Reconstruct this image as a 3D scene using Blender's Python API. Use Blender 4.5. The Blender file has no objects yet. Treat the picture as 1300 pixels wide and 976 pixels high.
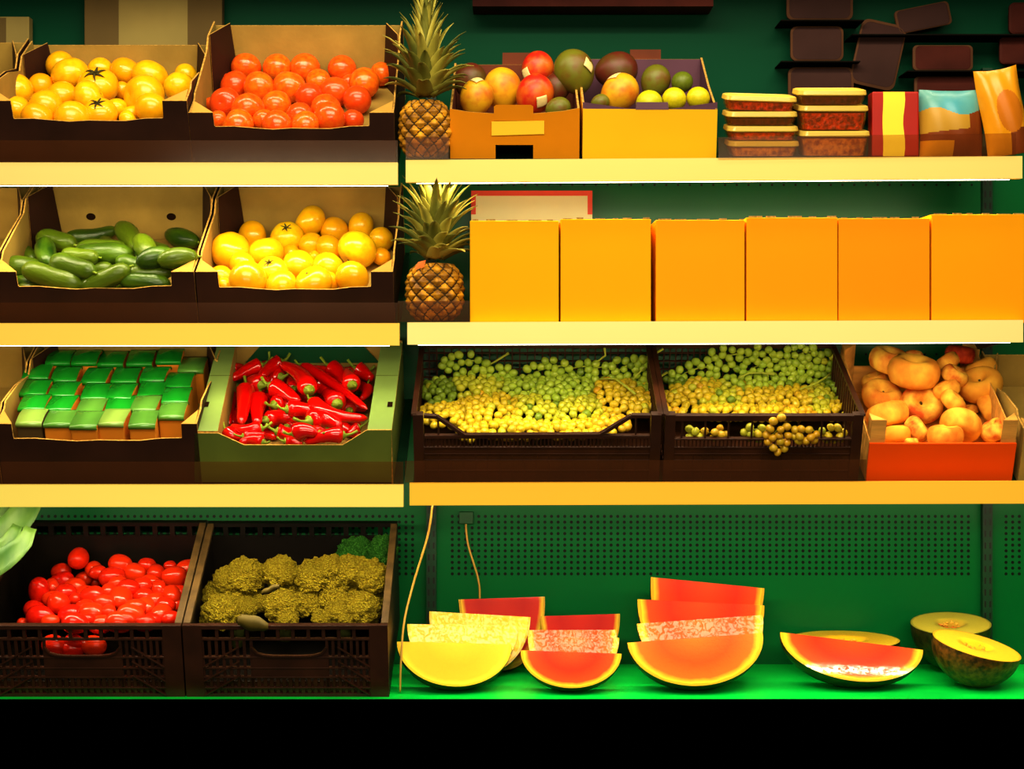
import bpy, math, random
from mathutils import Vector, Matrix, Euler, noise
random.seed(7)
PI = math.pi
C = bpy.context.scene.collection
S, D, ZC, CX, CY = 0.0018, 4.0, 1.25, 650.0, 443.0   # metres per photo pixel at the shelf fronts, camera distance, eye height

def at(px, py, Y=0.0):
    k = S * (1 + Y / D)
    return Vector(((px - CX) * k, Y, ZC + (CY - py) * k))
def sc(Y=0.0): return S * (1 + Y / D)

# ------------------------------------------------------------------ materials
def lin(c):
    return tuple(((v / 255) / 12.92 if v / 255 <= .04045 else ((v / 255 + .055) / 1.055) ** 2.4) for v in c) + (1,)
def node_mat(name):
    m = bpy.data.materials.new(name); m.use_nodes = True
    nt = m.node_tree; b = nt.nodes['Principled BSDF']
    return m, nt, b
def mat(name, col, rough=.6, var=.06, scale=12, bump=0, bscale=60, spec=.4, coat=0, metal=0, emit=0, rand=None, col2=None, n2=.5, sss=0, stretch=None, broad=0):
    """principled material; colour drifts with noise between shades; rand = second colour reached by per-object random"""
    m, nt, b = node_mat(name); N, L = nt.nodes, nt.links
    tc = N.new('ShaderNodeTexCoord'); mp = N.new('ShaderNodeMapping'); L.new(tc.outputs['Object'], mp.inputs[0])
    if stretch: mp.inputs['Scale'].default_value = stretch
    no = N.new('ShaderNodeTexNoise'); no.inputs['Scale'].default_value = scale; no.inputs['Detail'].default_value = 4
    L.new(mp.outputs[0], no.inputs['Vector'])
    base = lin(col); c2 = lin(col2) if col2 else None
    mx = N.new('ShaderNodeMix'); mx.data_type = 'RGBA'
    mx.inputs[6].default_value = tuple(min(1, v * (1 + var)) for v in base[:3]) + (1,)
    mx.inputs[7].default_value = c2 or tuple(v * (1 - var * 2) for v in base[:3]) + (1,)
    mr = N.new('ShaderNodeMapRange'); mr.inputs[1].default_value = n2 - .15; mr.inputs[2].default_value = n2 + .15
    L.new(no.outputs[0], mr.inputs[0]); L.new(mr.outputs[0], mx.inputs[0])
    out = mx.outputs[2]
    if rand:
        oi = N.new('ShaderNodeObjectInfo'); m2 = N.new('ShaderNodeMix'); m2.data_type = 'RGBA'
        m2.inputs[7].default_value = lin(rand); L.new(out, m2.inputs[6])
        rr = N.new('ShaderNodeMath'); rr.operation = 'MULTIPLY'; rr.inputs[1].default_value = .9
        L.new(oi.outputs['Random'], rr.inputs[0]); L.new(rr.outputs[0], m2.inputs[0]); out = m2.outputs[2]
    L.new(out, b.inputs['Base Color'])
    b.inputs['Roughness'].default_value = rough; b.inputs['Specular IOR Level'].default_value = spec
    b.inputs['Coat Weight'].default_value = coat; b.inputs['Coat Roughness'].default_value = .08; b.inputs['Metallic'].default_value = metal
    if sss: b.inputs['Subsurface Weight'].default_value = sss; b.inputs['Subsurface Radius'].default_value = (.01, .008, .003)
    if emit: b.inputs['Emission Color'].default_value = base; b.inputs['Emission Strength'].default_value = emit
    if bump:
        nb = N.new('ShaderNodeTexNoise'); nb.inputs['Scale'].default_value = bscale; nb.inputs['Detail'].default_value = 3
        L.new(mp.outputs[0], nb.inputs['Vector'])
        bp = N.new('ShaderNodeBump'); bp.inputs['Strength'].default_value = bump; bp.inputs['Distance'].default_value = .004
        L.new(nb.outputs[0], bp.inputs['Height']); L.new(bp.outputs[0], b.inputs['Normal'])
        if coat: L.new(bp.outputs[0], b.inputs['Coat Normal'])
    return m

def perforated(name, col, rough, rows_):
    """green steel sheet with punched holes: rows_ = (zmin, zmax, x pitch, z pitch, radius, xmin, xmax)"""
    m, nt, b = node_mat(name); N, L = nt.nodes, nt.links
    tc = N.new('ShaderNodeTexCoord'); sp = N.new('ShaderNodeSeparateXYZ'); L.new(tc.outputs['Object'], sp.inputs[0])
    def ma(op, a, c, d=None):
        n = N.new('ShaderNodeMath'); n.operation = op
        for i, v in enumerate((a, c, d)):
            if v is None: continue
            if isinstance(v, (int, float)): n.inputs[i].default_value = v
            else: L.new(v, n.inputs[i])
        return n.outputs[0]
    X, Z = sp.outputs[0], sp.outputs[2]; tot = None
    for (z0, z1, px, pz, r, x0, x1) in rows_:
        fx = ma('MULTIPLY', ma('SUBTRACT', ma('FRACT', ma('DIVIDE', ma('SUBTRACT', X, x0), px), 0), .5), px)
        fz = ma('MULTIPLY', ma('SUBTRACT', ma('FRACT', ma('DIVIDE', ma('SUBTRACT', Z, z0), pz), 0), .5), pz)
        d = ma('SQRT', ma('ADD', ma('MULTIPLY', fx, fx), ma('MULTIPLY', fz, fz)), 0)
        h = ma('LESS_THAN', d, r)
        for v, lo, hi in ((Z, z0, z1), (X, x0, x1)):
            h = ma('MULTIPLY', h, ma('MULTIPLY', ma('GREATER_THAN', v, lo), ma('LESS_THAN', v, hi)))
        tot = h if tot is None else ma('MAXIMUM', tot, h)
    no = N.new('ShaderNodeTexNoise'); no.inputs['Scale'].default_value = 3; L.new(tc.outputs['Object'], no.inputs[0])
    base = lin(col)
    # dimness behind the top shelf put into the colour: sheet darkens upward
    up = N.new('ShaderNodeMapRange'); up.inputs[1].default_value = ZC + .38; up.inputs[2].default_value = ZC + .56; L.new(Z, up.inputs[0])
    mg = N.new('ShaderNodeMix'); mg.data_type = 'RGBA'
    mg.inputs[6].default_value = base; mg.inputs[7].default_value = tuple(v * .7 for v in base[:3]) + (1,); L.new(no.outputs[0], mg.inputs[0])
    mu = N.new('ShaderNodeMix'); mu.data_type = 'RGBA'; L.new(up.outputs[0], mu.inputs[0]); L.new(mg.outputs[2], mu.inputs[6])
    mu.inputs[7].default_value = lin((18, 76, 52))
    mh = N.new('ShaderNodeMix'); mh.data_type = 'RGBA'; L.new(tot, mh.inputs[0]); L.new(mu.outputs[2], mh.inputs[6]); mh.inputs[7].default_value = (.004, .006, .003, 1)
    L.new(mh.outputs[2], b.inputs['Base Color']); b.inputs['Roughness'].default_value = rough
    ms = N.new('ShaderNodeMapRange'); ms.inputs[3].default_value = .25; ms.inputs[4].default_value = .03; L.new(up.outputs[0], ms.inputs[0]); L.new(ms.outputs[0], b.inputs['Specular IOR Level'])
    return m

def clear(name, col=(1, .93, .8), gloss=.08, rough=.05, opac=0, dcol=(200, 150, 60)):
    m, nt, b = node_mat(name); N, L = nt.nodes, nt.links; N.remove(b)
    t = N.new('ShaderNodeBsdfTransparent'); t.inputs[0].default_value = col + (1,)
    g = N.new('ShaderNodeBsdfGlossy'); g.inputs['Roughness'].default_value = rough
    mx = N.new('ShaderNodeMixShader'); mx.inputs[0].default_value = gloss
    L.new(t.outputs[0], mx.inputs[1]); L.new(g.outputs[0], mx.inputs[2]); out = mx
    if opac:
        d = N.new('ShaderNodeBsdfDiffuse'); d.inputs[0].default_value = lin(dcol)
        m2 = N.new('ShaderNodeMixShader'); m2.inputs[0].default_value = opac
        L.new(mx.outputs[0], m2.inputs[1]); L.new(d.outputs[0], m2.inputs[2]); out = m2
    L.new(out.outputs[0], N['Material Output'].inputs[0])
    return m

def flesh_mat(name, flesh, flesh2, rim, edge, wrap=.6, lo=.83):
    """cut melon face: colour by distance from the melon's own axis (object space is the unit melon)"""
    m, nt, b = node_mat(name); N, L = nt.nodes, nt.links
    tc = N.new('ShaderNodeTexCoord'); ln = N.new('ShaderNodeVectorMath'); ln.operation = 'LENGTH'
    L.new(tc.outputs['Object'], ln.inputs[0])
    no = N.new('ShaderNodeTexNoise'); no.inputs['Scale'].default_value = 5; no.inputs['Detail'].default_value = 6; L.new(tc.outputs['Object'], no.inputs[0])
    ad = N.new('ShaderNodeMath'); ad.operation = 'MULTIPLY_ADD'; ad.inputs[1].default_value = .07; L.new(no.outputs[0], ad.inputs[0]); L.new(ln.outputs['Value'], ad.inputs[2])
    cr = N.new('ShaderNodeValToRGB'); e = cr.color_ramp.elements
    e[0].position = 0; e[0].color = lin(flesh); e[1].position = .99; e[1].color = lin(edge)
    for p, c in ((lo * .6, flesh2), (lo, flesh), (lo + .12, rim), (.96, rim)):
        x = e.new(min(p + .05, .985)); x.color = lin(c)
    L.new(ad.outputs[0], cr.inputs[0])
    L.new(cr.outputs[0], b.inputs['Base Color']); b.inputs['Roughness'].default_value = .35
    b.inputs['Coat Weight'].default_value = wrap * 1.1; b.inputs['Coat Roughness'].default_value = .06; b.inputs['Specular IOR Level'].default_value = .1
    nb = N.new('ShaderNodeTexNoise'); nb.inputs['Scale'].default_value = 8; nb.inputs['Detail'].default_value = 5; nb.inputs['Distortion'].default_value = 2
    L.new(tc.outputs['Object'], nb.inputs[0])
    bp = N.new('ShaderNodeBump'); bp.inputs['Strength'].default_value = 1; bp.inputs['Distance'].default_value = .035
    wr = N.new('ShaderNodeValToRGB'); wr.color_ramp.elements[0].position = .50; wr.color_ramp.elements[1].position = .60; L.new(nb.outputs[0], wr.inputs[0]); L.new(wr.outputs[0], bp.inputs['Height'])
    L.new(bp.outputs[0], b.inputs['Coat Normal'])
    return m

M = {}
# ------------------------------------------------------------------ mesh building
class MB:
    def __init__(s): s.v, s.f, s.m, s.sm = [], [], [], []
    def add(s, vs, fs, mi=0, smooth=False):
        o = len(s.v); s.v += [tuple(v) for v in vs]
        for f in fs: s.f.append([i + o for i in f]); s.m.append(mi); s.sm.append(smooth)
    def box(s, x0, x1, y0, y1, z0, z1, mi=0):
        s.add([(x, y, z) for x in (x0, x1) for y in (y0, y1) for z in (z0, z1)],
              [(0, 1, 3, 2), (4, 6, 7, 5), (0, 4, 5, 1), (2, 3, 7, 6), (0, 2, 6, 4), (1, 5, 7, 3)], mi)
    def slab(s, pts, off, mf=0, mb=0, me=0):
        """flat outline pts extruded by off; front faces keep pts' side"""
        n = len(pts); a = [Vector(p) for p in pts]; o = Vector(off)
        s.add(a, [list(range(n))], mf); s.add([p + o for p in a], [list(range(n))[::-1]], mb)
        for i in range(n):
            j = (i + 1) % n
            s.add([a[i], a[j], a[j] + o, a[i] + o], [(0, 3, 2, 1)], me)
    def bar(s, p, q, w, h=None, mi=0, up=(0, 1, 0)):
        p, q = Vector(p), Vector(q); d = (q - p).normalized(); u = Vector(up); a = d.cross(u).normalized(); u = a.cross(d)
        h = h or w; a *= w / 2; u *= h / 2
        s.add([p - a - u, p + a - u, p + a + u, p - a + u, q - a - u, q + a - u, q + a + u, q - a + u],
              [(0, 1, 2, 3), (7, 6, 5, 4), (0, 4, 5, 1), (1, 5, 6, 2), (2, 6, 7, 3), (3, 7, 4, 0)], mi)
    def tube(s, path, radii, n=10, mi=0, cap=True):
        path = [Vector(p) for p in path]; rings = []; ref = None
        for i, p in enumerate(path):
            t = (path[min(i + 1, len(path) - 1)] - path[max(i - 1, 0)]).normalized()
            if ref is None: ref = t.orthogonal().normalized()
            ref = (ref - t * ref.dot(t)).normalized(); b = t.cross(ref)
            r = radii[i] if hasattr(radii, '__len__') else radii
            rings.append([p + (ref * math.cos(2 * PI * k / n) + b * math.sin(2 * PI * k / n)) * r for k in range(n)])
        vs = [v for r in rings for v in r]; fs = []
        for i in range(len(rings) - 1):
            for k in range(n):
                fs.append((i * n + k, i * n + (k + 1) % n, (i + 1) * n + (k + 1) % n, (i + 1) * n + k))
        if cap: fs.append(list(range(n))[::-1]); fs.append([len(vs) - n + k for k in range(n)])
        s.add(vs, fs, mi, True)
    def lathe(s, prof, n=24, mi=0, fn=None):
        vs, fs = [], []
        for i, (r, z) in enumerate(prof):
            for k in range(n):
                a = 2 * PI * k / n; rr = r * (fn(a, i / (len(prof) - 1)) if fn else 1)
                vs.append((rr * math.cos(a), rr * math.sin(a), z))
        for i in range(len(prof) - 1):
            for k in range(n):
                fs.append((i * n + k, i * n + (k + 1) % n, (i + 1) * n + (k + 1) % n, (i + 1) * n + k))
        s.add(vs, fs, mi, True)
    def mesh(s, name, mats):
        me = bpy.data.meshes.new(name); me.from_pydata(s.v, [], s.f); me.update()
        for m in mats: me.materials.append(m)
        me.polygons.foreach_set('material_index', s.m); me.polygons.foreach_set('use_smooth', s.sm)
        return me
    def build(s, name, mats, parent=None, bevel=0):
        o = link(name, s.mesh(name, mats if isinstance(mats, (list, tuple)) else [mats]), parent)
        if bevel:
            b = o.modifiers.new('bevel', 'BEVEL'); b.width = bevel; b.segments = 2; b.limit_method = 'ANGLE'
        return o
def link(name, me, parent=None):
    o = bpy.data.objects.new(name, me); C.objects.link(o)
    if parent is not None: o.parent = parent
    return o
def tag(o, label=None, cat=None, group=None, kind=None):
    for k, v in (('label', label), ('category', cat), ('group', group), ('kind', kind)):
        if v: o[k] = v
    return o
def thing(name, label, cat, loc=(0, 0, 0), rot=(0, 0, 0), group=None):
    o = bpy.data.objects.new(name, None); C.objects.link(o); o.location = loc; o.rotation_euler = rot
    o.empty_display_size = .05
    return tag(o, label, cat, group)

ORD = ['first', 'second', 'third', 'fourth', 'fifth', 'sixth', 'seventh', 'eighth', 'ninth', 'tenth', 'eleventh', 'twelfth', 'thirteenth']
def row_names(pts, tol):
    """pts: list of (px, py) -> (row phrase, order phrase) for each: rows counted from the front, places from the left"""
    idx = sorted(range(len(pts)), key=lambda i: -pts[i][1]); rows = []; cur = [idx[0]]
    for i in idx[1:]:
        if pts[cur[0]][1] - pts[i][1] > tol: rows.append(cur); cur = [i]
        else: cur.append(i)
    rows.append(cur); out = [None] * len(pts)
    for r, row in enumerate(rows):
        rn = 'front row' if r == 0 else ('back row' if r == len(rows) - 1 else ORD[r] + ' row up')
        row = sorted(row, key=lambda i: pts[i][0])
        for k, i in enumerate(row):
            pl = ('alone' if len(row) == 1 else 'leftmost' if k == 0 else 'rightmost' if k == len(row) - 1 else ORD[k] + ' from left')
            out[i] = (rn, pl)
    return out

class Bed:
    """a sloping shelf or crate floor: local x right, y up the slope, z off the slope"""
    def __init__(s, py, tilt, Y0=.06, px=650):
        s.Y0, s.t = Y0, math.radians(tilt); s.c, s.s = math.cos(s.t), math.sin(s.t)
        s.Zs = ZC + (CY - py) * S * (1 + Y0 / D)
    def world(s, x, y, z): return Vector((x, s.Y0 + y * s.c - z * s.s, s.Zs + y * s.s + z * s.c))
    def z_at(s, py, y):                                   # height over the bed at slope position y that is seen at row py
        A = (CY - py) * S
        return (A * (1 + (s.Y0 + y * s.c) / D) - (s.Zs - ZC + y * s.s)) / (s.c + A * s.s / D)
    def y_at(s, py, z):
        A = (CY - py) * S
        return (A * (1 + (s.Y0 - z * s.s) / D) - (s.Zs - ZC) - z * s.c) / (s.s - A * s.c / D)
    def x_at(s, px, y, z): return (px - CX) * S * (1 + (s.Y0 + y * s.c - z * s.s) / D)
    def p(s, px, py, y):                                   # local point on slope position y
        z = s.z_at(py, y); return Vector((s.x_at(px, y, z), y, z))
    def on(s, px, py, z):                                  # local point at height z
        y = s.y_at(py, z); return Vector((s.x_at(px, y, z), y, z))
    def root(s, name, label, cat, group=None):
        return thing(name, label, cat, (0, s.Y0, s.Zs), (s.t, 0, 0), group)

def settle(bed, items, base, L, ymin=.006, cap=.16, tight=.9, rk=1.0):
    """items: list of lists of (px, py, r_world); each item slides along its sight line until it clears the ones behind it"""
    Z = []
    def pos(it, lift):
        out = []
        for (px, py, r) in it:
            z = base + r + lift; y = bed.y_at(py, z)
            if y > L - r: y = L - r; z = bed.z_at(py, y)
            if y < ymin + r * rk: y = ymin + r * rk; z = max(bed.z_at(py, y), -.02)
            out.append((bed.world(bed.x_at(px, y, z), y, z), r))
        return out
    P = [pos(it, 0) for it in items]; lift = [0] * len(items)
    for it in range(60):
        moved = False
        for i in range(len(items)):
            for j in range(i):
                if lift[i] >= cap: continue
                if any((a - b).length < tight * (ra + rb) for a, ra in P[i] for b, rb in P[j]):
                    lift[i] += .004; P[i] = pos(items[i], lift[i]); moved = True
        if not moved: break
    return P

def aim(v, roll=0):                                        # rotation carrying local +Z onto v
    q = Vector((0, 0, 1)).rotation_difference(Vector(v).normalized())
    return q @ Euler((0, 0, roll)).to_quaternion()
def put(o, loc, quat=None, scale=None):
    o.location = loc
    if quat is not None: o.rotation_mode = 'QUATERNION'; o.rotation_quaternion = quat
    if scale is not None: o.scale = (scale,) * 3 if isinstance(scale, (int, float)) else scale

# ------------------------------------------------------------------ palette
M['fascia'] = [mat('price_rail_' + str(i), c, .5, .01, 2, spec=.1, emit=(.0, .12, .16, .0, .10, .22)[i]) for i, c in enumerate(((252, 227, 144), (255, 215, 98), (255, 231, 118), (252, 226, 138), (255, 236, 156), (253, 194, 64)))]  # middle and lowest rails glow a little, brightness added to plain plastic
M['steel'] = mat('shelf_steel_green', (16, 62, 36), .45, .2, 8)
M['dark_steel'] = mat('dark_steel', (22, 24, 16), .5, .2, 20)
M['deck'] = mat('bright_green_deck', (0, 232, 84), .35, .1, 5)
M['black'] = mat('black_plinth', (0, 0, 0), 1, 0, 5, spec=0)
M['acrylic'] = clear('acrylic_guard', (.9, .8, .66), .06, .10, .07, (150, 84, 24))
M['tube'] = mat('lit_tube', (255, 250, 225), .5, 0, emit=6)
M['kraft'] = mat('kraft_inside', (176, 146, 74), .85, .08, 9, .15, 90, .1)
M['kraft_lit'] = mat('kraft_bright', (206, 158, 74), .85, .08, 9, .15, 90, .1)
M['kraft_edge'] = mat('kraft_edge', (206, 160, 80), .9, .2, 160, spec=.1)
M['brown_print'] = mat('dark_brown_print', (58, 30, 18), .6, .15, 7, spec=.25)
M['green_print'] = mat('green_print', (104, 118, 48), .5, .1, 5, spec=.3)
M['green_top'] = mat('green_print_pale', (134, 158, 84), .45, .1, 5, spec=.35)
M['green_deep'] = mat('green_print_deep', (22, 84, 46), .45, .1, 5)
M['orange_card'] = [mat('orange_card_' + str(i), c, .7, .02, 2, spec=.1) for i, c in enumerate(((255, 181, 12), (255, 178, 12), (255, 169, 14), (255, 166, 14), (255, 160, 15), (255, 170, 12)))]
M['mango_card'] = mat('amber_card', (214, 134, 12), .7, .06, 4, spec=.1)
M['yellow_card'] = mat('yellow_card', (252, 196, 34), .7, .02, 3, spec=.1)
M['purple'] = mat('purple_print', (104, 66, 84), .7, .1, 6)
M['maroon'] = mat('maroon_inside', (120, 60, 34), .8, .1, 6)
M['yellow_strip'] = mat('yellow_label', (255, 204, 46), .6, .02, 3)
M['hole'] = mat('dark_hole', (40, 22, 8), .9, .1, 9, spec=.05)
M['plastic'] = mat('dark_brown_plastic', (62, 32, 16), .4, .15, 14, .1, 40, .4)
M['plastic_black'] = mat('black_brown_plastic', (22, 16, 10), .45, .2, 14, .1, 40, .3)
M['wood'] = mat('pale_wood', (226, 166, 80), .75, .12, 6, .2, 50, .1, stretch=(1, 6, 6))
M['red_paint'] = mat('red_orange_panel', (255, 92, 14), .5, .02, 4, spec=.1)
M['orange_tomato'] = mat('orange_tomato', (255, 200, 22), .22, .05, 3, rand=(252, 166, 10), spec=.55, col2=(250, 180, 16), n2=.55)
M['red_tomato'] = mat('red_tomato', (250, 124, 22), .2, .05, 3, rand=(226, 66, 18), spec=.6, col2=(242, 92, 18), n2=.52)
M['yellow_tomato'] = mat('yellow_tomato', (255, 206, 24), .2, .05, 3, rand=(250, 170, 14), spec=.55, col2=(252, 186, 18), n2=.55)
M['plum'] = mat('plum_tomato', (206, 26, 8), .16, .05, 3, rand=(226, 58, 14), spec=.4)
M['calyx'] = mat('dry_calyx', (74, 66, 16), .8, .2, 30)
M['stem_green'] = mat('pepper_stem', (140, 160, 40), .5, .15, 12)
M['cuke'] = mat('cucumber_skin', (80, 112, 16), .32, .1, 30, .8, 60, .5, col2=(28, 62, 10), stretch=(1, 1, .3), rand=(98, 118, 20), n2=.48)
M['pepper'] = mat('red_pepper', (228, 16, 8), .12, .05, 4, .15, 12, .7, rand=(196, 6, 6))
M['foil'] = mat('green_foil', (30, 150, 40), .2, .08, 4, .06, 14, .7)
M['foil_pale'] = mat('green_foil_pale', (150, 182, 88), .22, .1, 6, .06, 14, .7)  # front packets' foil: pale reflections put into the colour, as in foil_mid
M['foil_mid'] = mat('green_foil_mid', (98, 152, 62), .2, .1, 6, .06, 14, .7)
M['packet_body'] = mat('packet_body', (222, 140, 34), .6, .05, 6)
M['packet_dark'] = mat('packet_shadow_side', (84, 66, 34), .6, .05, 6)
M['grape'] = [mat('grape_' + n, c, .22, .04, 30, rand=r, spec=.5, sss=.12) for n, c, r in (('green', (184, 200, 66), (160, 184, 58)), ('olive', (140, 162, 46), (120, 144, 42)), ('mid', (204, 198, 52), (188, 190, 54)), ('yellow', (222, 190, 42), (206, 180, 42)), ('amber', (222, 168, 36), (206, 176, 44)))]
M['stalk'] = mat('grape_stalk', (184, 190, 60), .6, .1, 30)
M['peach'] = mat('flat_peach', (246, 206, 86), .7, .05, 1.2, .1, 200, .15, col2=(200, 72, 24), n2=.5, rand=(242, 172, 56))
M['peach_red'] = mat('flat_peach_red', (196, 70, 26), .7, .05, 2.2, .1, 200, .15, col2=(150, 40, 22), n2=.5)
M['mango_y'] = mat('mango_yellow', (226, 168, 30), .4, .05, 1.0, col2=(196, 84, 24), n2=.58)
M['mango_r'] = mat('mango_red', (204, 44, 24), .35, .05, 1.0, col2=(222, 128, 30), n2=.56)
M['mango_g'] = mat('mango_green', (112, 110, 28), .4, .05, 1.0, col2=(120, 60, 26), n2=.6)
M['mango_p'] = mat('mango_purple', (104, 44, 26), .4, .05, 1.0, col2=(96, 84, 26), n2=.55)
M['lime'] = mat('yellow_lime', (222, 204, 24), .35, .06, 4, .1, 120, rand=(196, 196, 26))
M['lime_dim'] = mat('green_lime', (108, 120, 26), .4, .06, 4, .1, 120)
M['sticker'] = mat('cream_sticker', (246, 218, 150), .5, .03, 8)
M['pine_skin'] = mat('pineapple_skin', (232, 166, 30), .5, .1, 40, .3, 60, .4, col2=(140, 92, 20), n2=.47)
M['pine_dark'] = mat('pineapple_groove', (70, 48, 12), .8, .1, 30)
M['pine_leaf'] = mat('pineapple_leaf', (134, 128, 48), .5, .1, 9, col2=(78, 88, 34), n2=.52)
M['pine_leaf_b'] = mat('pineapple_leaf_pale', (186, 172, 76), .45, .1, 9, col2=(112, 110, 34), n2=.55)
M['broc'] = mat('broccoli_florets', (204, 186, 34), .85, .15, 26, 1.0, 60, .1, rand=(180, 158, 34), col2=(150, 130, 20), n2=.42)
M['broc_green'] = mat('broccoli_florets_green', (64, 122, 34), .85, .15, 40, 1.0, 130, .1, col2=(36, 84, 24), n2=.45)
def floret_mat(name, hi, lo):  # crevice shade between the buds is put into the colour
    m, nt, b = node_mat(name); N, L = nt.nodes, nt.links
    tc = N.new('ShaderNodeTexCoord'); v = N.new('ShaderNodeTexVoronoi'); v.inputs['Scale'].default_value = 9; L.new(tc.outputs['Object'], v.inputs['Vector'])
    v2 = N.new('ShaderNodeTexVoronoi'); v2.inputs['Scale'].default_value = 24; L.new(tc.outputs['Object'], v2.inputs['Vector'])
    a = N.new('ShaderNodeMath'); a.operation = 'MULTIPLY_ADD'; a.inputs[1].default_value = .6; L.new(v2.outputs['Distance'], a.inputs[0]); L.new(v.outputs['Distance'], a.inputs[2])
    cr = N.new('ShaderNodeValToRGB'); cr.color_ramp.elements[0].color = lin(hi); cr.color_ramp.elements[0].position = .2; cr.color_ramp.elements[1].color = lin(lo); cr.color_ramp.elements[1].position = 1
    L.new(a.outputs[0], cr.inputs[0]); L.new(cr.outputs[0], b.inputs['Base Color']); b.inputs['Roughness'].default_value = .85; b.inputs['Specular IOR Level'].default_value = .1
    bp = N.new('ShaderNodeBump'); bp.invert = True; bp.inputs['Strength'].default_value = 1; bp.inputs['Distance'].default_value = .06; L.new(a.outputs[0], bp.inputs['Height']); L.new(bp.outputs[0], b.inputs['Normal'])
    return m
M['broc'] = floret_mat('broccoli_florets', (250, 232, 70), (206, 176, 44)); M['broc_green'] = floret_mat('broccoli_florets_green', (120, 206, 76), (64, 140, 44))
M['broc_stalk'] = mat('broccoli_stalk', (126, 138, 60), .7, .1, 12)
M['broc_leaf'] = mat('broccoli_leaf', (104, 88, 24), .6, .1, 12)
M['leek'] = mat('leek_leaf', (80, 108, 44), .5, .1, 6, col2=(46, 84, 28), n2=.5, stretch=(4, 4, .5))
M['rind'] = mat('melon_rind', (54, 52, 12), .4, .15, 6, .3, 18, .4, col2=(24, 30, 8), n2=.5)
M['rind_brown'] = mat('melon_rind_brown', (120, 74, 18), .4, .15, 8, .3, 18, .4, col2=(52, 40, 10), n2=.5)
M['flesh_yellow'] = flesh_mat('yellow_melon_flesh', (255, 186, 44), (255, 176, 38), (255, 214, 60), (230, 190, 40), .8)
M['flesh_yellow_dim'] = flesh_mat('yellow_melon_flesh_dim', (240, 196, 40), (240, 186, 36), (248, 206, 56), (220, 180, 40), .5)
M['flesh_red'] = flesh_mat('red_melon_flesh', (236, 74, 18), (226, 46, 10), (255, 204, 40), (220, 170, 30), .8)
M['flesh_dark'] = flesh_mat('dark_red_melon_flesh', (190, 34, 14), (176, 22, 12), (226, 186, 40), (190, 150, 30), .2)
M['flesh_orange'] = flesh_mat('orange_melon_flesh', (246, 108, 26), (238, 80, 16), (255, 206, 46), (226, 170, 30), .8)
M['flesh_melon'] = flesh_mat('cantaloupe_flesh', (255, 184, 40), (250, 160, 34), (255, 206, 54), (240, 180, 40), .4, .3)
M['flesh_pale'] = flesh_mat('pale_melon_flesh', (196, 164, 58), (186, 140, 44), (206, 186, 66), (160, 150, 50), .3, .3)
M['tub'] = clear('clear_tub', (1, .92, .74), .10, .1, .08, (232, 160, 50))
M['tub_lid'] = clear('clear_lid', (.98, .9, .62), .16, .15, .7, (255, 222, 104))
M['berries_red'] = mat('red_dried_fruit', (216, 56, 18), .3, .2, 110, 1, 110, .5, col2=(120, 20, 8), n2=.47)
M['berries_amber'] = mat('amber_dried_fruit', (240, 150, 44), .35, .2, 90, .9, 110, .5, col2=(160, 60, 16))
M['berries_dark'] = mat('dark_dried_fruit', (96, 26, 12), .35, .2, 90, .9, 110, .5, col2=(60, 16, 8))
M['pack_red'] = mat('dark_red_wrap', (178, 32, 14), .35, .08, 5)
M['pack_yellow'] = mat('yellow_wrap', (254, 222, 62), .35, .04, 5)
M['pack_blue'] = mat('blue_bag', (66, 156, 176), .3, .1, 6, .3, 16, .5, col2=(120, 170, 150))
M['pack_tan'] = mat('tan_bag_panel', (196, 150, 52), .4, .05, 6)
M['pack_brown'] = mat('brown_bag_panel', (140, 66, 20), .4, .1, 9, .3, 30)
M['pouch'] = mat('amber_pouch', (236, 160, 24), .3, .08, 6, .6, 14, .5)
M['pouch_print'] = mat('amber_pouch_print', (206, 122, 18), .4, .08, 6, .3, 14)
M['reflected_brown'] = mat('reflected_brown_tub', (66, 42, 38), .7, .1, 6, spec=.1)  # mirror-image colours, the dimness of the reflection put into them
M['reflected_rim'] = mat('reflected_brown_rim', (92, 60, 40), .7, .1, 6, spec=.1)
M['reflected_red'] = mat('reflected_red_tub', (76, 32, 24), .7, .2, 6, spec=.1)
M['reflected_kraft'] = mat('reflected_kraft', (108, 86, 42), .8, .1, 3)
M['reflected_pale'] = mat('reflected_pale_card', (158, 138, 78), .8, .1, 3)
M['white_card'] = mat('white_card', (226, 214, 164), .6, .03, 4)
M['red_edge'] = mat('red_card_edge', (214, 62, 18), .5, .03, 4)
M['rack'] = mat('added_dark_rack', (20, 16, 12), .8, .1, 6, spec=.05)
M['cord'] = mat('tan_cord', (206, 160, 70), .5, .1, 20)
M['floor'] = mat('dark_floor_tile', (40, 34, 28), .5, .1, 4)
M['room'] = mat('room_paint', (90, 80, 66), .8, .05, 3)
M['socket'] = mat('socket_plate', (30, 84, 44), .4, .05, 9)

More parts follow.
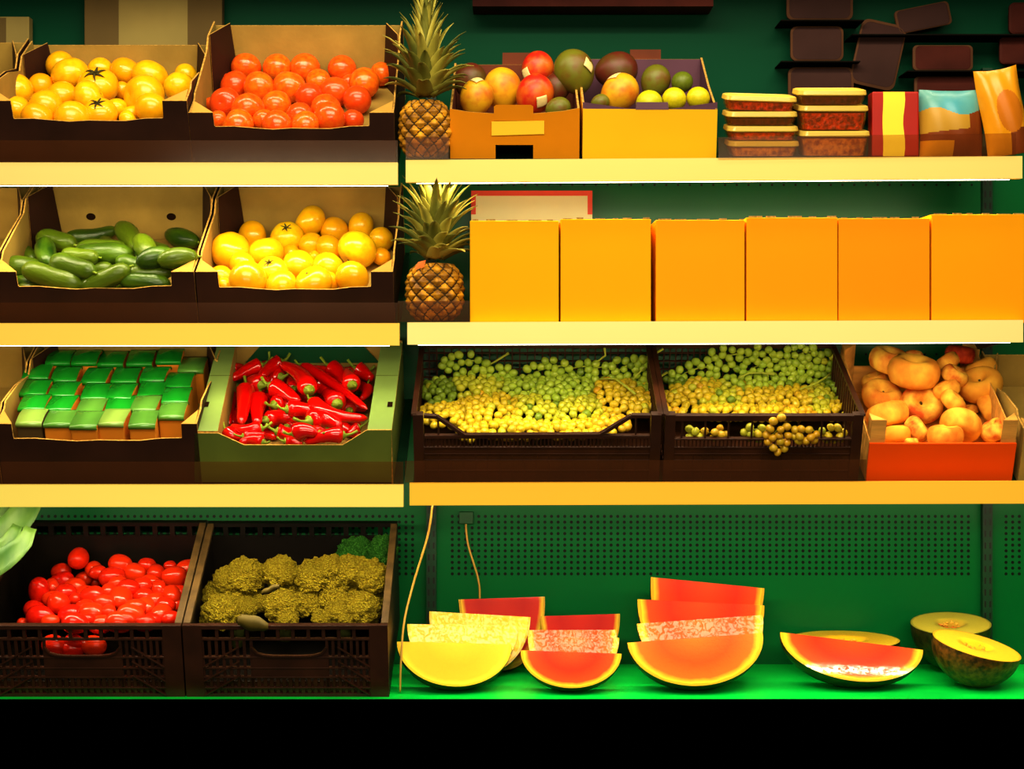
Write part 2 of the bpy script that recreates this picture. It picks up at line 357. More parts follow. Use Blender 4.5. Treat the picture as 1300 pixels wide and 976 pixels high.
# ------------------------------------------------------------------ setting
WALL_Y, DECK_Y = .506, .06
DECK_Z = at(0, 887, DECK_Y).z
xl, xr = at(-330, 0, 0).x, at(1560, 0, 0).x
top_z = ZC + 1.02
p84 = 8.4 * sc(WALL_Y); p73 = 7.3 * sc(WALL_Y)
def wz(py): return at(0, py, WALL_Y).z
def wx(px): return at(px, 0, WALL_Y).x
rows_ = [(wz(732), wz(732) + 11 * p73, p84, p73, 2.0 * sc(WALL_Y), wx(570), wx(570) + 79 * p84),
         (wz(732), wz(732) + 11 * p73, p84, p73, 2.0 * sc(WALL_Y), wx(528) - 90 * p84, wx(528)),
         (wz(732), wz(732) + 11 * p73, p84, p73, 2.0 * sc(WALL_Y), wx(1273), wx(1273) + 30 * p84),
         (wz(240), wz(240) + 12 * S, 16.8 * S, 12 * S, 1.7 * S, wx(570), wx(570) + 45 * 16.8 * S),
         (wz(455), wz(455) + 12 * S, 16.8 * S, 12 * S, 1.7 * S, wx(570), wx(570) + 45 * 16.8 * S)]
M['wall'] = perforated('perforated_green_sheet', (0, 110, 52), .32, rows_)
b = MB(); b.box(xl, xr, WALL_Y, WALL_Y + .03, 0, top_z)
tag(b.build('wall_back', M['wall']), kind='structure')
b = MB(); b.box(xl, xl + .02, .0, WALL_Y, 0, top_z); tag(b.build('wall_left', M['steel']), kind='structure')
b = MB(); b.box(xr - .02, xr, .0, WALL_Y, 0, top_z); tag(b.build('wall_right', M['steel']), kind='structure')
b = MB(); b.box(xl, xr, DECK_Y, WALL_Y, DECK_Z - .02, DECK_Z); tag(b.build('trim_1', M['deck']), kind='structure')      # display deck
b = MB(); b.box(xl, xr, DECK_Y - .03, DECK_Y, 0, DECK_Z - .0005); tag(b.build('trim_2', M['black']), kind='structure')  # black plinth
b = MB(); b.box(xl, xr, .02, WALL_Y, top_z, top_z + .1); tag(b.build('added_canopy', M['steel']), kind='structure')            # unseen canopy added to shade the back of the top row
b = MB(); b.box(-5, 5, -7, .6, -.05, 0); tag(b.build('floor', M['floor']), kind='structure')

for px, n in ((512, 'left of the melon deck'), (1251, 'at the right end of the melon deck')):
    b = MB(); w = 7 * S; x = wx(px + 36 if px < 600 else px)
    b.box(x - w, x + w, WALL_Y - .022, WALL_Y - .0005, DECK_Z, top_z - .3, 0)
    z = DECK_Z + .03
    while z < top_z - .36:
        for s in (-.5, .5): b.box(x + s * w - .0022, x + s * w + .0022, WALL_Y - .0225, WALL_Y - .021, z, z + .016, 1)
        z += .03
    tag(b.build('shelf_upright', [M['steel'], M['dark_steel']]), 'green slotted steel upright on the back wall ' + n, 'upright')

# ------------------------------------------------------------------ shelves
BED = {}
def shelf(key, mi, x0, x1, yl, yr, tilt, label, guard=None, h=28.5, gx=None):
    t = thing('display_shelf', label, 'shelf', at((x0 + x1) / 2, (yl + yr) / 2, 0))
    inv = t.location
    def L(v): return Vector(v) - inv
    # price rail
    b = MB(); a0, a1, c1, c0 = at(x0, yl), at(x1, yr), at(x1, yr + h), at(x0, yl + h)
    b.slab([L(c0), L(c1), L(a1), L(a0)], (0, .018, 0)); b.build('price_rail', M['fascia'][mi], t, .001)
    # deck
    bed = Bed((yl + yr) / 2 + 1.5, tilt); BED[key] = bed
    Lh = .42; b = MB(); xa, xb = a0.x + .004, a1.x - .004
    p0 = bed.world(0, 0, -.004); p1 = bed.world(0, Lh / bed.c * .985, -.004)
    pts = [Vector((xa, .0185, p0.z)), Vector((xa, p0.y, p0.z)), Vector((xa, p1.y, p1.z)), Vector((xa, p1.y, p1.z - .012)), Vector((xa, p0.y, p0.z - .012)), Vector((xa, .0185, p0.z - .012))]
    b.slab([L(p) for p in pts], (xb - xa, 0, 0)); b.build('deck', M['steel'], t)
    # arms running back to the uprights
    for x in (a0.x + .012, a1.x - .016):
        b = MB(); za = c0.z + .012
        b.slab([L((x, .02, p0.z - .016)), L((x, .02, za)), L((x, WALL_Y - .025, p1.z - .07)), L((x, WALL_Y - .025, p1.z - .016))], (.004, 0, 0)); b.build('bracket', M['dark_steel'], t)
    # light under the front edge
    b = MB(); zt = c0.z + .0015; b.tube([L((xa + .02, .022, zt)), L((xb - .02, .022, zt + (c1.z - c0.z)))], .0032, 10); b.build('light_tube', M['tube'], t)
    if guard:
        for g0, g1 in (gx or [(x0, x1)]):
          b = MB(); b.slab([L(at(g0, yl - .5, -.002)), L(at(g1, yl - .5 + (yr - yl) * (g1 - x0) / (x1 - x0), -.002)), L(at(g1, yl - guard + (yr - yl) * (g1 - x0) / (x1 - x0), -.002)), L(at(g0, yl - guard, -.002))], (0, .003, 0)); b.build('guard_strip', M['acrylic'], t, .0006)
    # lamp
    li = bpy.data.lights.new('tube_lamp', 'AREA'); li.shape = 'RECTANGLE'; li.size = (xb - xa) * .97; li.size_y = .02
    li.energy = TUBE_W * (1.75 if key in ('L3', 'R3') else .9 if key in ('L2', 'R2') else 1.35) * (xb - xa); li.color = (1, .86, .56)
    lo = bpy.data.objects.new('tube_lamp', li); C.objects.link(lo); lo.location = ((xa + xb) / 2, .03, zt - .009); lo.rotation_euler = (math.radians(28), 0, 0)
    return t
TUBE_W = 2.1
shelf('L1', 0, -300, 505, 206, 206, 28, 'upper left sloping shelf with pale yellow price rail, above the cucumbers', 28)
shelf('L2', 1, -300, 507, 410, 410, 25, 'middle left sloping shelf with golden price rail, under the cucumber tray', 26)
shelf('L3', 2, -300, 512, 615, 615, 25, 'lowest left sloping shelf with yellow price rail, under the red peppers', 29)
shelf('R1', 3, 515, 1298, 203, 198, 14, 'upper right shelf with pale yellow price rail, carrying mango boxes and tubs', 29, gx=[(515, 570), (912, 1290)])
shelf('R2', 4, 517, 1299, 409, 406, 0, 'middle right shelf with pale yellow price rail, carrying plain orange cartons', 27, gx=[(505, 596)])
shelf('R3', 5, 520, 1530, 613, 610, 25, 'lowest right shelf with amber price rail, carrying grapes and flat peaches', 28, gx=[(514, 1100)])

# ------------------------------------------------------------------ cardboard trays
def tray(bed, label, x0, x1, yb, ypost, ylip, yback, L=.43, sag=4, base=.045, tabw=30, backx=None, group=None, outer='brown_print', inner='kraft', hole=False):
    t = bed.root('cardboard_tray', label, 'tray', group)
    th = .004
    fl, fr = bed.p(x0, yb, 0), bed.p(x1, yb, 0)
    zp = bed.z_at(ypost, 0); zl = bed.z_at(ylip, 0); zb = bed.z_at(yback, L)
    xa, xb = bed.x_at(x0, 0, zp), bed.x_at(x1, 0, zp)
    tw = tabw * S
    o, i, e = 0, 1, 2; mats = [M[outer], M[inner], M['kraft_edge']]
    # front panel: tab at each end, sagging lip between
    pts = [(xa, 0, .001), (xb, 0, .001), (xb, 0, zp), (xb - tw, 0, zp), (xb - tw * 1.02, 0, zl + .002)]
    n = 8; sg = sag * S
    for k in range(n + 1):
        u = k / n; pts.append((xb - tw * 1.05 - (xb - xa - 2.1 * tw) * u, 0, zl - sg * math.sin(PI * u) + .002 * math.sin(k * 2.1)))
    pts += [(xa + tw * 1.02, 0, zl + .002), (xa + tw, 0, zp), (xa, 0, zp)]
    b = MB(); b.slab(pts, (0, th, 0), o, i, e); b.build('front_panel', mats, t)
    # back panel
    b = MB(); b.slab([(xa, L, .001), (xb, L, .001), (xb, L, zb), (xa, L, zb)], (0, -th, 0), o, i, e)
    if hole:
        for u in (.28, .72):
            cx = xa + (xb - xa) * u; r = .012
            b.add([(cx + r * math.cos(a * PI / 8), L - th - .0004, base + .06 + r * .8 * math.sin(a * PI / 8)) for a in range(16)], [list(range(16))[::-1]], 3)
    b.build('back_panel', mats + [M['hole']], t)
    zs = zb + .012
    for s, x in ((1, xa), (-1, xb)):
        b = MB(); x1_ = x + s * .0005
        pr = [(x1_, .005, .001), (x1_, L - .005, .001), (x1_, L - .005, zs), (x1_, L * .74, zs - .004), (x1_, L * .66, zs - .03), (x1_, L * .45, zp + (zs - zp) * .42), (x1_, L * .2, zp + .016), (x1_, .07, zp + .004), (x1_, .005, zp)]
        b.slab(pr, (s * th, 0, 0), o, i, e); sp_ = b.build('side_panel', mats, t)
        # folded corner gusset at the back and wedge at the front
        b = MB(); g0 = Vector((x + s * .006, L * .70, .0)); g1 = Vector((x + s * .052, L - .006, .0))
        b.slab([g0 + Vector((0, 0, base)), g1 + Vector((0, 0, base)), g1 + Vector((s * -.012, 0, zs - .004)), g0 + Vector((0, .02, zs))], (s * .002, -.003, 0), o, o, e); b.build('corner_flap', mats, sp_)
        b = MB(); q = zp - .001
        b.add([(x + s * .005, .005, q), (x + s * tw, .005, q), (x + s * .005, .055, q + .01), (x + s * .005, .005, q - .004), (x + s * tw, .005, q - .004), (x + s * .005, .055, q + .006)], [(0, 1, 2), (5, 4, 3), (0, 3, 4, 1), (1, 4, 5, 2), (2, 5, 3, 0)], 0)
        b.build('corner_wedge', [M['kraft_lit']], sp_)
    b = MB(); b.box(xa + .005, xb - .005, .006, L - .006, base - .004, base); b.build('tray_floor', M['kraft'], t)
    t['L'] = L
    return t, base, L

# ------------------------------------------------------------------ round fruit
def tomato_mesh(name, m, sq=.86, ribs=5, amp=.02, seed=0):
    b = MB(); prof = []
    for i in range(17):
        a = -PI / 2 + PI * i / 16; r = math.cos(a); z = math.sin(a) * sq
        if i > 12: z -= .16 * ((i - 12) / 4) ** 2
        if i < 2: z += .02
        prof.append((max(r, .001), z))
    ph = seed * 1.3
    b.lathe(prof, 28, 0, lambda a, u: 1 + amp * math.cos(ribs * a + ph) * (u ** 2) + .02 * math.cos(2 * a + ph))
    return b.mesh(name, [m])
def calyx_mesh():
    b = MB()
    for k in range(6):
        a = 2 * PI * k / 6 + .2 * math.sin(k * 3); pts = []
        for j in range(5):
            u = j / 4; r = .06 + .5 * u; pts.append((r * math.cos(a + .25 * u), r * math.sin(a + .25 * u), .72 + .06 * math.sin(u * 3) - .08 * u * u + .06))
        b.tube(pts, [.07, .065, .05, .035, .01], 6)
    b.tube([(0, 0, .66), (.02, 0, .82), (.06, .02, .95)], [.07, .055, .06], 7)
    return b.mesh('calyx', [M['calyx']])
CALYX = calyx_mesh()
def scar_mesh():
    b = MB(); b.lathe([(.001, .72), (.05, .73), (.07, .70)], 10); return b.mesh('stem_scar', [M['calyx']])
SCAR = scar_mesh()

def fruits(bed, base, L, data, off, k, meshes, name, cat, what, where, group, stars=(), tight=.9, tol=17, part=True):
    """data in zoomed pixels -> tomato-like fruit resting in a tray"""
    items = sorted([(off[0] + x / k, off[1] + y / k, r / k, (x, y) in stars) for (x, y, r) in data], key=lambda q: q[1])
    P = settle(bed, [[(x, y, r * 1.08 * sc(.2))] for x, y, r, _ in items], base, L, tight=tight * .93)
    names = row_names([(x, y) for x, y, r, _ in items], tol)
    for (x, y, r, st), pp, (rn, pl) in zip(items, P, names):
        o = link(name, random.choice(meshes))
        d = Vector((random.uniform(-.9, .9), random.uniform(-.9, .9), random.uniform(-.9, .9)))
        if st: d = Vector((random.uniform(-.2, .2), -.75, .7))
        elif d.y < -.2 and random.random() < .6: d.y *= -1
        put(o, pp[0][0], aim(d, random.random() * 6), pp[0][1] * 1.02)
        tag(o, '%s%s in %s, %s, %s' % (what, ' with calyx' if st else '', where, rn, pl), cat, group)
        c = link('calyx' if st else 'stem_scar', CALYX if st else SCAR, o)
OT = [tomato_mesh('orange_tomato', M['orange_tomato'], .86 + .05 * i, 5, .02 + .012 * i, i) for i in range(3)]
RT = [tomato_mesh('red_tomato', M['red_tomato'], .88 + .04 * i, 5, .012 + .008 * i, i) for i in range(3)]
YT = [tomato_mesh('yellow_tomato', M['yellow_tomato'], .86 + .05 * i, 6, .02 + .012 * i, i) for i in range(3)]

K = 3.936
t, base, L = tray(BED['L1'], 'dark brown cardboard tray of orange-yellow tomatoes on the upper left shelf', -18, 237, 204, 128, 150, 57, tabw=31, hole=False)
fruits(BED['L1'], base, L, [(300,325,70),(350,370,88),(500,350,60),(628,358,75),(750,385,88),(930,380,60),(895,435,72),(85,450,77),(205,430,62),(490,430,95),(610,450,40),(720,480,98),(310,478,70),(445,490,80),(230,535,80),(80,550,65),(190,590,75),(360,590,78),(500,570,78),(580,545,55),(755,540,72),(640,600,45),(655,570,40)],
       (0, 0), K, OT, 'orange_tomato', 'tomato', 'orange-yellow tomato', 'upper left tray', 'orange-yellow tomatoes on the upper left shelf', {(500,570),(490,430)})
tray(BED['L1'], 'dark cardboard tray cut by the left photo edge on the upper left shelf', -275, -20, 204, 128, 150, 54, group='trays cut by the left edge of the photo')
t, base, L = tray(BED['L1'], 'dark brown cardboard tray of red tomatoes beside the upper pineapple', 239, 500, 204, 143, 160, 32, tabw=31)
fruits(BED['L1'], base, L, [(325,338,72),(480,340,70),(620,340,72),(805,345,68),(1000,370,58),(200,405,50),(265,425,68),(390,440,78),(540,435,78),(685,405,60),(915,415,75),(770,460,72),(640,485,67),(880,500,67),(220,515,72),(150,520,35),(335,552,78),(475,528,70),(725,545,72),(590,580,62),(740,590,75),(860,600,50),(180,600,45),(285,625,72),(480,630,72),(620,625,65),(840,410,40),(410,600,50)],
       (230, 0), K, RT, 'red_tomato', 'tomato', 'orange-red tomato', 'tray beside upper pineapple', 'red tomatoes on the upper left shelf')
t, base, L = tray(BED['L2'], 'dark brown cardboard tray of yellow tomatoes beside the lower pineapple', 248, 499, 408, 345, 364, 237, tabw=28)
fruits(BED['L2'], base, L, [(355,388,70),(248,468,92),(530,400,78),(645,318,78),(765,365,68),(900,345,68),(1000,408,60),(425,475,85),(648,435,60),(740,450,65),(880,460,95),(545,480,45),(310,540,68),(590,540,75),(735,550,75),(455,575,75),(1000,495,45),(200,600,55),(220,640,40),(335,615,88),(500,640,75),(660,630,85),(855,600,78),(740,620,45),(665,495,30)],
       (230, 200), K, YT, 'yellow_tomato', 'tomato', 'yellow tomato', 'tray beside lower pineapple', 'yellow tomatoes on the middle left shelf', {(530,400),(455,575)})

# ------------------------------------------------------------------ cucumbers
def cap_pts(bed, base, L, segs, off, k, n=4):
    items = []
    for s in segs:
        x1, y1, x2, y2, r = s[:5]
        items.append([(off[0] + (x1 + (x2 - x1) * u / (n - 1)) / k, off[1] + (y1 + (y2 - y1) * u / (n - 1)) / k, r * 1.22 / k * sc(.2)) for u in range(n)])
    return items
t, base, L = tray(BED['L2'], 'dark brown cardboard tray of cucumbers on the middle left shelf', -9, 246, 408, 345, 363, 236, tabw=29, hole=True)
cu = [(300,440,380,470,40),(520,420,560,480,40),(620,470,690,520,42),(760,450,820,480,38),(180,560,260,600,40),(330,590,420,560,40),(700,560,760,620,38),(560,560,640,540,36),(345,400,565,370,34),(610,350,690,450,45),(850,385,970,420,42),(700,410,750,480,42),(210,405,350,430,46),(120,470,165,510,36),(400,450,610,445,34),(400,480,640,490,50),(225,420,240,520,42),(330,485,470,500,36),(600,520,700,545,34),(460,560,540,555,28),(715,515,840,490,42),(850,510,925,500,42),(280,520,450,570,46),(400,630,450,625,26),(75,545,150,548,44),(650,580,840,575,34),(90,620,150,630,30),(140,560,385,635,48),(430,650,620,565,46),(545,655,610,620,30),(620,615,830,635,38),(110,652,190,658,26)]
P = settle(BED['L2'], cap_pts(BED['L2'], base, L, cu, (0, 200), K), base, L, tight=.66)
names = row_names([((a + c) / 2 / K, 200 + (b_ + d) / 2 / K) for a, b_, c, d, r in cu], 12)
for pp, (rn, pl) in zip(P, names):
    pts = [p for p, r in pp]; r = pp[0][1] * 1.05
    c0 = sum(pts, Vector()) / len(pts); d = (pts[-1] - pts[0]); ln = max(d.length, 2.6 * r)
    b = MB(); n = 14; path, rad = [], []
    bend = random.uniform(-.12, .12) * ln
    for i in range(n + 1):
        u = i / n; w = math.sqrt(max(0, 1 - abs(2 * u - 1) ** 3.2)) * (.92 + .08 * math.sin(u * 7 + r * 900))
        path.append((bend * (4 * u * (1 - u) - .6), 0, (u - .5) * (ln + 1.1 * r))); rad.append(max(r * w, r * .06))
    b.tube(path, rad, 18)
    o = b.build('cucumber', M['cuke']); put(o, c0, aim(d, random.random() * 6))
    tag(o, 'green cucumber in the middle left tray, %s, %s' % (rn, pl), 'cucumber', 'cucumbers in the middle left tray')
    b = MB(); e = Vector(path[-1]); b.tube([e - Vector((0, 0, r * .12)), e + Vector((0, 0, r * .1)), e + Vector((r * .05, 0, r * .28))], [r * .16, r * .1, r * .12], 7); b.build('stem_end', M['stem_green'], o)
tray(BED['L2'], 'dark cardboard tray cut by the left photo edge on the middle left shelf', -266, -11, 408, 345, 363, 238, group='trays cut by the left edge of the photo')

# ------------------------------------------------------------------ foil-topped packets
bed = BED['L3']
t, base, L = tray(bed, 'dark brown cardboard tray holding rows of green-topped packets', -6, 250, 613, 538, 556, 436, tabw=20, base=.05)
tray(bed, 'dark cardboard tray cut by the left photo edge on the lowest left shelf', -264, -8, 613, 540, 558, 438, group='trays cut by the left edge of the photo')
cols = [[(160,500),(175,425),(180,350),(190,270)], [(300,505),(315,430),(330,360),(330,285),(300,200)], [(440,510),(465,440),(480,370),(490,290),(435,200)], [(575,500),(600,430),(615,370),(630,290),(565,205)], [(720,505),(735,430),(755,360),(780,285),(705,200)], [(865,465),(880,390),(900,315),(845,195)], [(965,235)]]
flat = [(ci, ri, x, y) for ci, c in enumerate(cols) for ri, (x, y) in enumerate(c)]
names = row_names([(x / K, 400 + y / K) for _, _, x, y in flat], 11)
pw, pd, ph = 33.5 * S, .074, .098
for (ci, ri, x, y), (rn, pl) in zip(flat, names):
    z = base + ph * (1 + .02 * random.uniform(-1, 1)); q = bed.on(x / K, 400 + y / K, z); lim = L - pd / 2 - .012
    if q.y > lim: z = bed.z_at(400 + y / K, lim); q = Vector((bed.x_at(x / K, lim, z), lim, z))
    loc = bed.world(q.x, q.y, base + .0005)
    pt = thing('foil_packet', 'small green-topped packet in tray, %s, %s' % (rn, pl), 'packet', loc, (bed.t + random.uniform(-.02, .02), 0, random.uniform(-.06, .06)), 'green-topped packets in the tray')
    w = pw * random.uniform(.96, 1.03); hh = z - base
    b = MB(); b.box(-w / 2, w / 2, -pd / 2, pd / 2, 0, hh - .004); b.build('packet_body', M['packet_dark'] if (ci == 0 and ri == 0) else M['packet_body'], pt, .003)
    b = MB(); n = 8; cv = random.uniform(.2, 1)
    prof = [(-pd / 2 - .0035, hh - .012)] + [(-pd / 2 - .003 + (pd + .005) * i / n, hh - .003 + .006 * cv * math.sin(PI * i / n)) for i in range(n + 1)] + [(pd / 2 + .003, hh - .012)]
    vs = []
    for (yy, zz) in prof: vs += [(-w / 2 - .001, yy, zz), (w / 2 + .001, yy, zz)]
    b.add(vs, [(2 * i, 2 * i + 1, 2 * i + 3, 2 * i + 2) for i in range(len(prof) - 1)], 0, True)
    o = b.build('foil_top', M['foil_pale'] if ri == 0 and ci in (0, 3) else M['foil_mid'] if ri == 0 or (ri == 1 and ci in (2, 4)) else M['foil'], pt); so = o.modifiers.new('t', 'SOLIDIFY'); so.thickness = .001

# ------------------------------------------------------------------ red peppers in the green box
pb = bed.root('green_carton', 'olive-green open carton full of long red peppers', 'carton')
L = .41; gm = [M['green_print'], M['kraft'], M['kraft_edge'], M['green_top'], M['green_deep']]
def pl_(px, py, y): return bed.p(px, py, y)
f = [pl_(247, 612, 0), pl_(497, 612, 0), pl_(497, 546, 0), pl_(466, 546, 0), pl_(435, 565, 0), pl_(310, 565, 0), pl_(277, 550, 0), pl_(247, 550, 0)]
b = MB(); b.slab(f, (0, .004, 0), 0, 1, 2); b.build('front_panel', gm, pb)
zr = bed.z_at(548, 0); zrb = bed.z_at(434, L)
for s, (xf0, xf1, xb0, xb1) in ((1, (247, 276, 277, 300)), (-1, (497, 466, 511, 484))):
    A, B = Vector((bed.x_at(xf0, 0, zr), .004, zr)), Vector((bed.x_at(xf1, 0, zr), .004, zr))
    Dd, Cc = Vector((bed.x_at(xb0, L, zrb), L, zrb)), Vector((bed.x_at(xb1, L, zrb), L, zrb))
    b = MB(); q = [A, B, Cc, Dd] if s > 0 else [B, A, Dd, Cc]
    b.slab(q, (0, 0, -.005), 3, 1, 2)
    b.slab([A + (Dd - A) * .6 + (B - A) * .02, A + (Dd - A) * .6 + (B - A) * .98, A + (Dd - A) * .605 + (B - A) * .98, A + (Dd - A) * .605 + (B - A) * .02], (0, 0, .0006), 0, 0, 0)
    m_ = A + (Dd - A) * .28 + (B - A) * .2                                        # slot cut in the rim
    b.box(m_.x - .006, m_.x + .006, m_.y - .012, m_.y + .012, m_.z + .0002, m_.z + .0012, 5)
    b.build('rim', gm + [M['hole']], pb)
    b = MB(); o_ = Vector((s * .004, 0, 0))
    b.slab([Vector((A.x, .004, .001)), Vector((Dd.x, L, .001)), Dd - Vector((0, 0, .005)), A - Vector((0, 0, .005))], o_, 0, 1, 2); b.build('side_panel', gm, pb)
    b = MB(); b.slab([Vector((B.x, .006, .02)), Vector((Cc.x, L, .02)), Cc - Vector((0, 0, .005)), B - Vector((0, 0, .005))], o_ * -.5, 1, 1, 2); b.build('inner_panel', gm, pb)
x0, x1 = bed.x_at(277, L, zrb), bed.x_at(511, L, zrb)
b = MB(); zt = zrb + .004; zm = bed.z_at(459, L)
b.slab([(x0, L, .001), (x1, L, .001), (x1, L, zt), (x0, L, zt)], (0, -.004, 0), 0, 1, 2)
xa, xb = bed.x_at(310, L, zt), bed.x_at(482, L, zt)
b.slab([(xa, L - .0045, zm), (xb, L - .0045, zm), (xb - .05, L - .0045, zt), (xa + .05, L - .0045, zt)], (0, -.003, 0), 4, 4, 2); b.build('back_panel', gm, pb)
base = .03; b = MB(); b.box(bed.x_at(250, 0, .03), bed.x_at(495, 0, .03), .006, L - .006, base - .004, base); b.build('carton_floor', M['kraft'], pb)
pep = [(250,270,320,270,290,262,26),(400,250,250,320,330,275,36),(500,235,395,310,450,260,38),(745,260,810,345,790,295,40),(855,350,830,280,838,310,40),(880,270,955,320,915,290,38),(640,375,500,245,590,295,44),(285,350,225,370,250,355,34),(405,350,340,340,370,335,42),(500,310,455,335,480,315,38),(560,370,550,295,552,330,30),(690,345,740,395,715,365,40),(940,380,890,340,910,355,28),(930,360,900,420,925,390,26),(600,255,930,470,750,335,28),(440,400,455,480,445,440,22),(840,480,800,430,815,450,34),(780,445,720,390,750,410,46),(450,355,590,435,520,385,42),(265,400,240,545,235,470,32),(325,365,300,540,315,440,42),(390,410,380,545,380,470,42),(465,450,560,470,510,445,40),(530,470,700,490,615,470,36),(650,430,930,515,760,495,34),(425,525,635,545,520,510,36),(640,530,800,560,720,520,44),(890,560,850,585,870,570,26),(690,590,650,570,670,575,26),(400,565,250,555,320,575,32),(480,580,545,615,510,590,34),(570,590,660,595,615,580,40),(230,580,290,605,255,600,30),(215,570,195,530,205,550,26),(310,605,420,595,370,600,24),(810,600,620,640,720,605,34),(410,635,290,640,350,622,28),(520,630,605,650,560,635,28)]
rp = random.Random(5)
fill = []
for gy_ in range(6):
    for gx_ in range(5):
        a_, x_, y_ = rp.uniform(0, 6.3), 275 + gx_ * 145 - gy_ * 4 + rp.uniform(-25, 25), 285 + gy_ * 62 + rp.uniform(-12, 12); ca, sa = math.cos(a_) * 75, math.sin(a_) * 32
        fill.append((x_ + ca, y_ + sa, x_ - ca, y_ - sa, x_ + sa * .3, y_ + ca * .1, rp.uniform(28, 38)))
fill.sort(key=lambda q: q[1])
pep = fill + pep
items = []
for (x1, y1, x2, y2, xm, ym, r) in pep:
    it = []
    for u in (0, .33, .66, 1):
        a = (1 - u) ** 2; c_ = 2 * u * (1 - u); d = u * u
        cxm, cym = 2 * xm - (x1 + x2) / 2, 2 * ym - (y1 + y2) / 2
        it.append((230 + (a * x1 + c_ * cxm + d * x2) / K, 400 + (a * y1 + c_ * cym + d * y2) / K, r * 1.22 / K * sc(.2) * (1 - .40 * u)))
    items.append(it)
P = settle(bed, items, base, L, tight=.62, cap=.09)
names = row_names([(230 + (q[0] + q[2]) / 2 / K, 400 + (q[1] + q[3]) / 2 / K) for q in pep], 11)
for pp, q, (rn, pl) in zip(P, pep, names):
    r = pp[0][1] * 1.04; pts = [p for p, _ in pp]; o0 = pts[0].copy(); pts = [p - o0 for p in pts]
    if (pts[-1]).length < 2.2 * r: pts = [p * (2.2 * r / max(pts[-1].length, .001)) for p in pts]
    path, rad = [], []; n = 16
    t0 = (pts[0] - pts[1]).normalized()
    for i in range(n + 1):
        u = i / n * 3; j = min(int(u), 2); w = u - j
        a0, a1 = pts[j], pts[j + 1]; m0 = (pts[j + 1] - pts[max(j - 1, 0)]) * .5; m1 = (pts[min(j + 2, 3)] - pts[j]) * .5
        path.append(a0 * (2*w**3 - 3*w*w + 1) + m0 * (w**3 - 2*w*w + w) + a1 * (-2*w**3 + 3*w*w) + m1 * (w**3 - w*w))
        v = i / n; rad.append(r * (min(1, .45 + v * 5) if v < .12 else (1.03 - .62 * v) * (1 if v < .85 else math.sqrt(max(.02, 1 - ((v - .85) / .152) ** 2)))))
    b = MB(); b.tube(path, rad, 14)
    o = b.build('red_pepper', M['pepper']); o.location = o0
    tag(o, 'long glossy red pepper in the green carton, %s, %s' % (rn, pl), 'pepper', 'long red peppers in the green carton')
    b = MB(); e = path[0]; up = Vector((random.uniform(-.3, .3), -.2, .5)) * r
    b.tube([e - t0 * r * .1, e + t0 * r * .12, e + t0 * r * .3, e + t0 * r * .8 + up * .3, e + t0 * r * 1.3 + up], [r * .55, r * .5, r * .2, r * .13, r * .16], 8); b.build('pepper_stem', M['stem_green'], o)

# ------------------------------------------------------------------ plastic crates
def crate_root(bed, label, name='plastic_crate', group=None): return bed.root(name, label, 'crate', group)
def lattice(b, p, w, x0, x1, z0, z1, nx, nz, y, th=.004, bw=.003, diag=False):
    """bars of a crate wall in the local x/z plane at depth y"""
    for i in range(nx + 1):
        x = x0 + (x1 - x0) * i / nx; b.box(x - bw / 2, x + bw / 2, y, y + th, z0, z1)
    for i in range(nz + 1):
        z = z0 + (z1 - z0) * i / nz; b.box(x0, x1, y - .001, y + th, z - bw / 2, z + bw / 2)

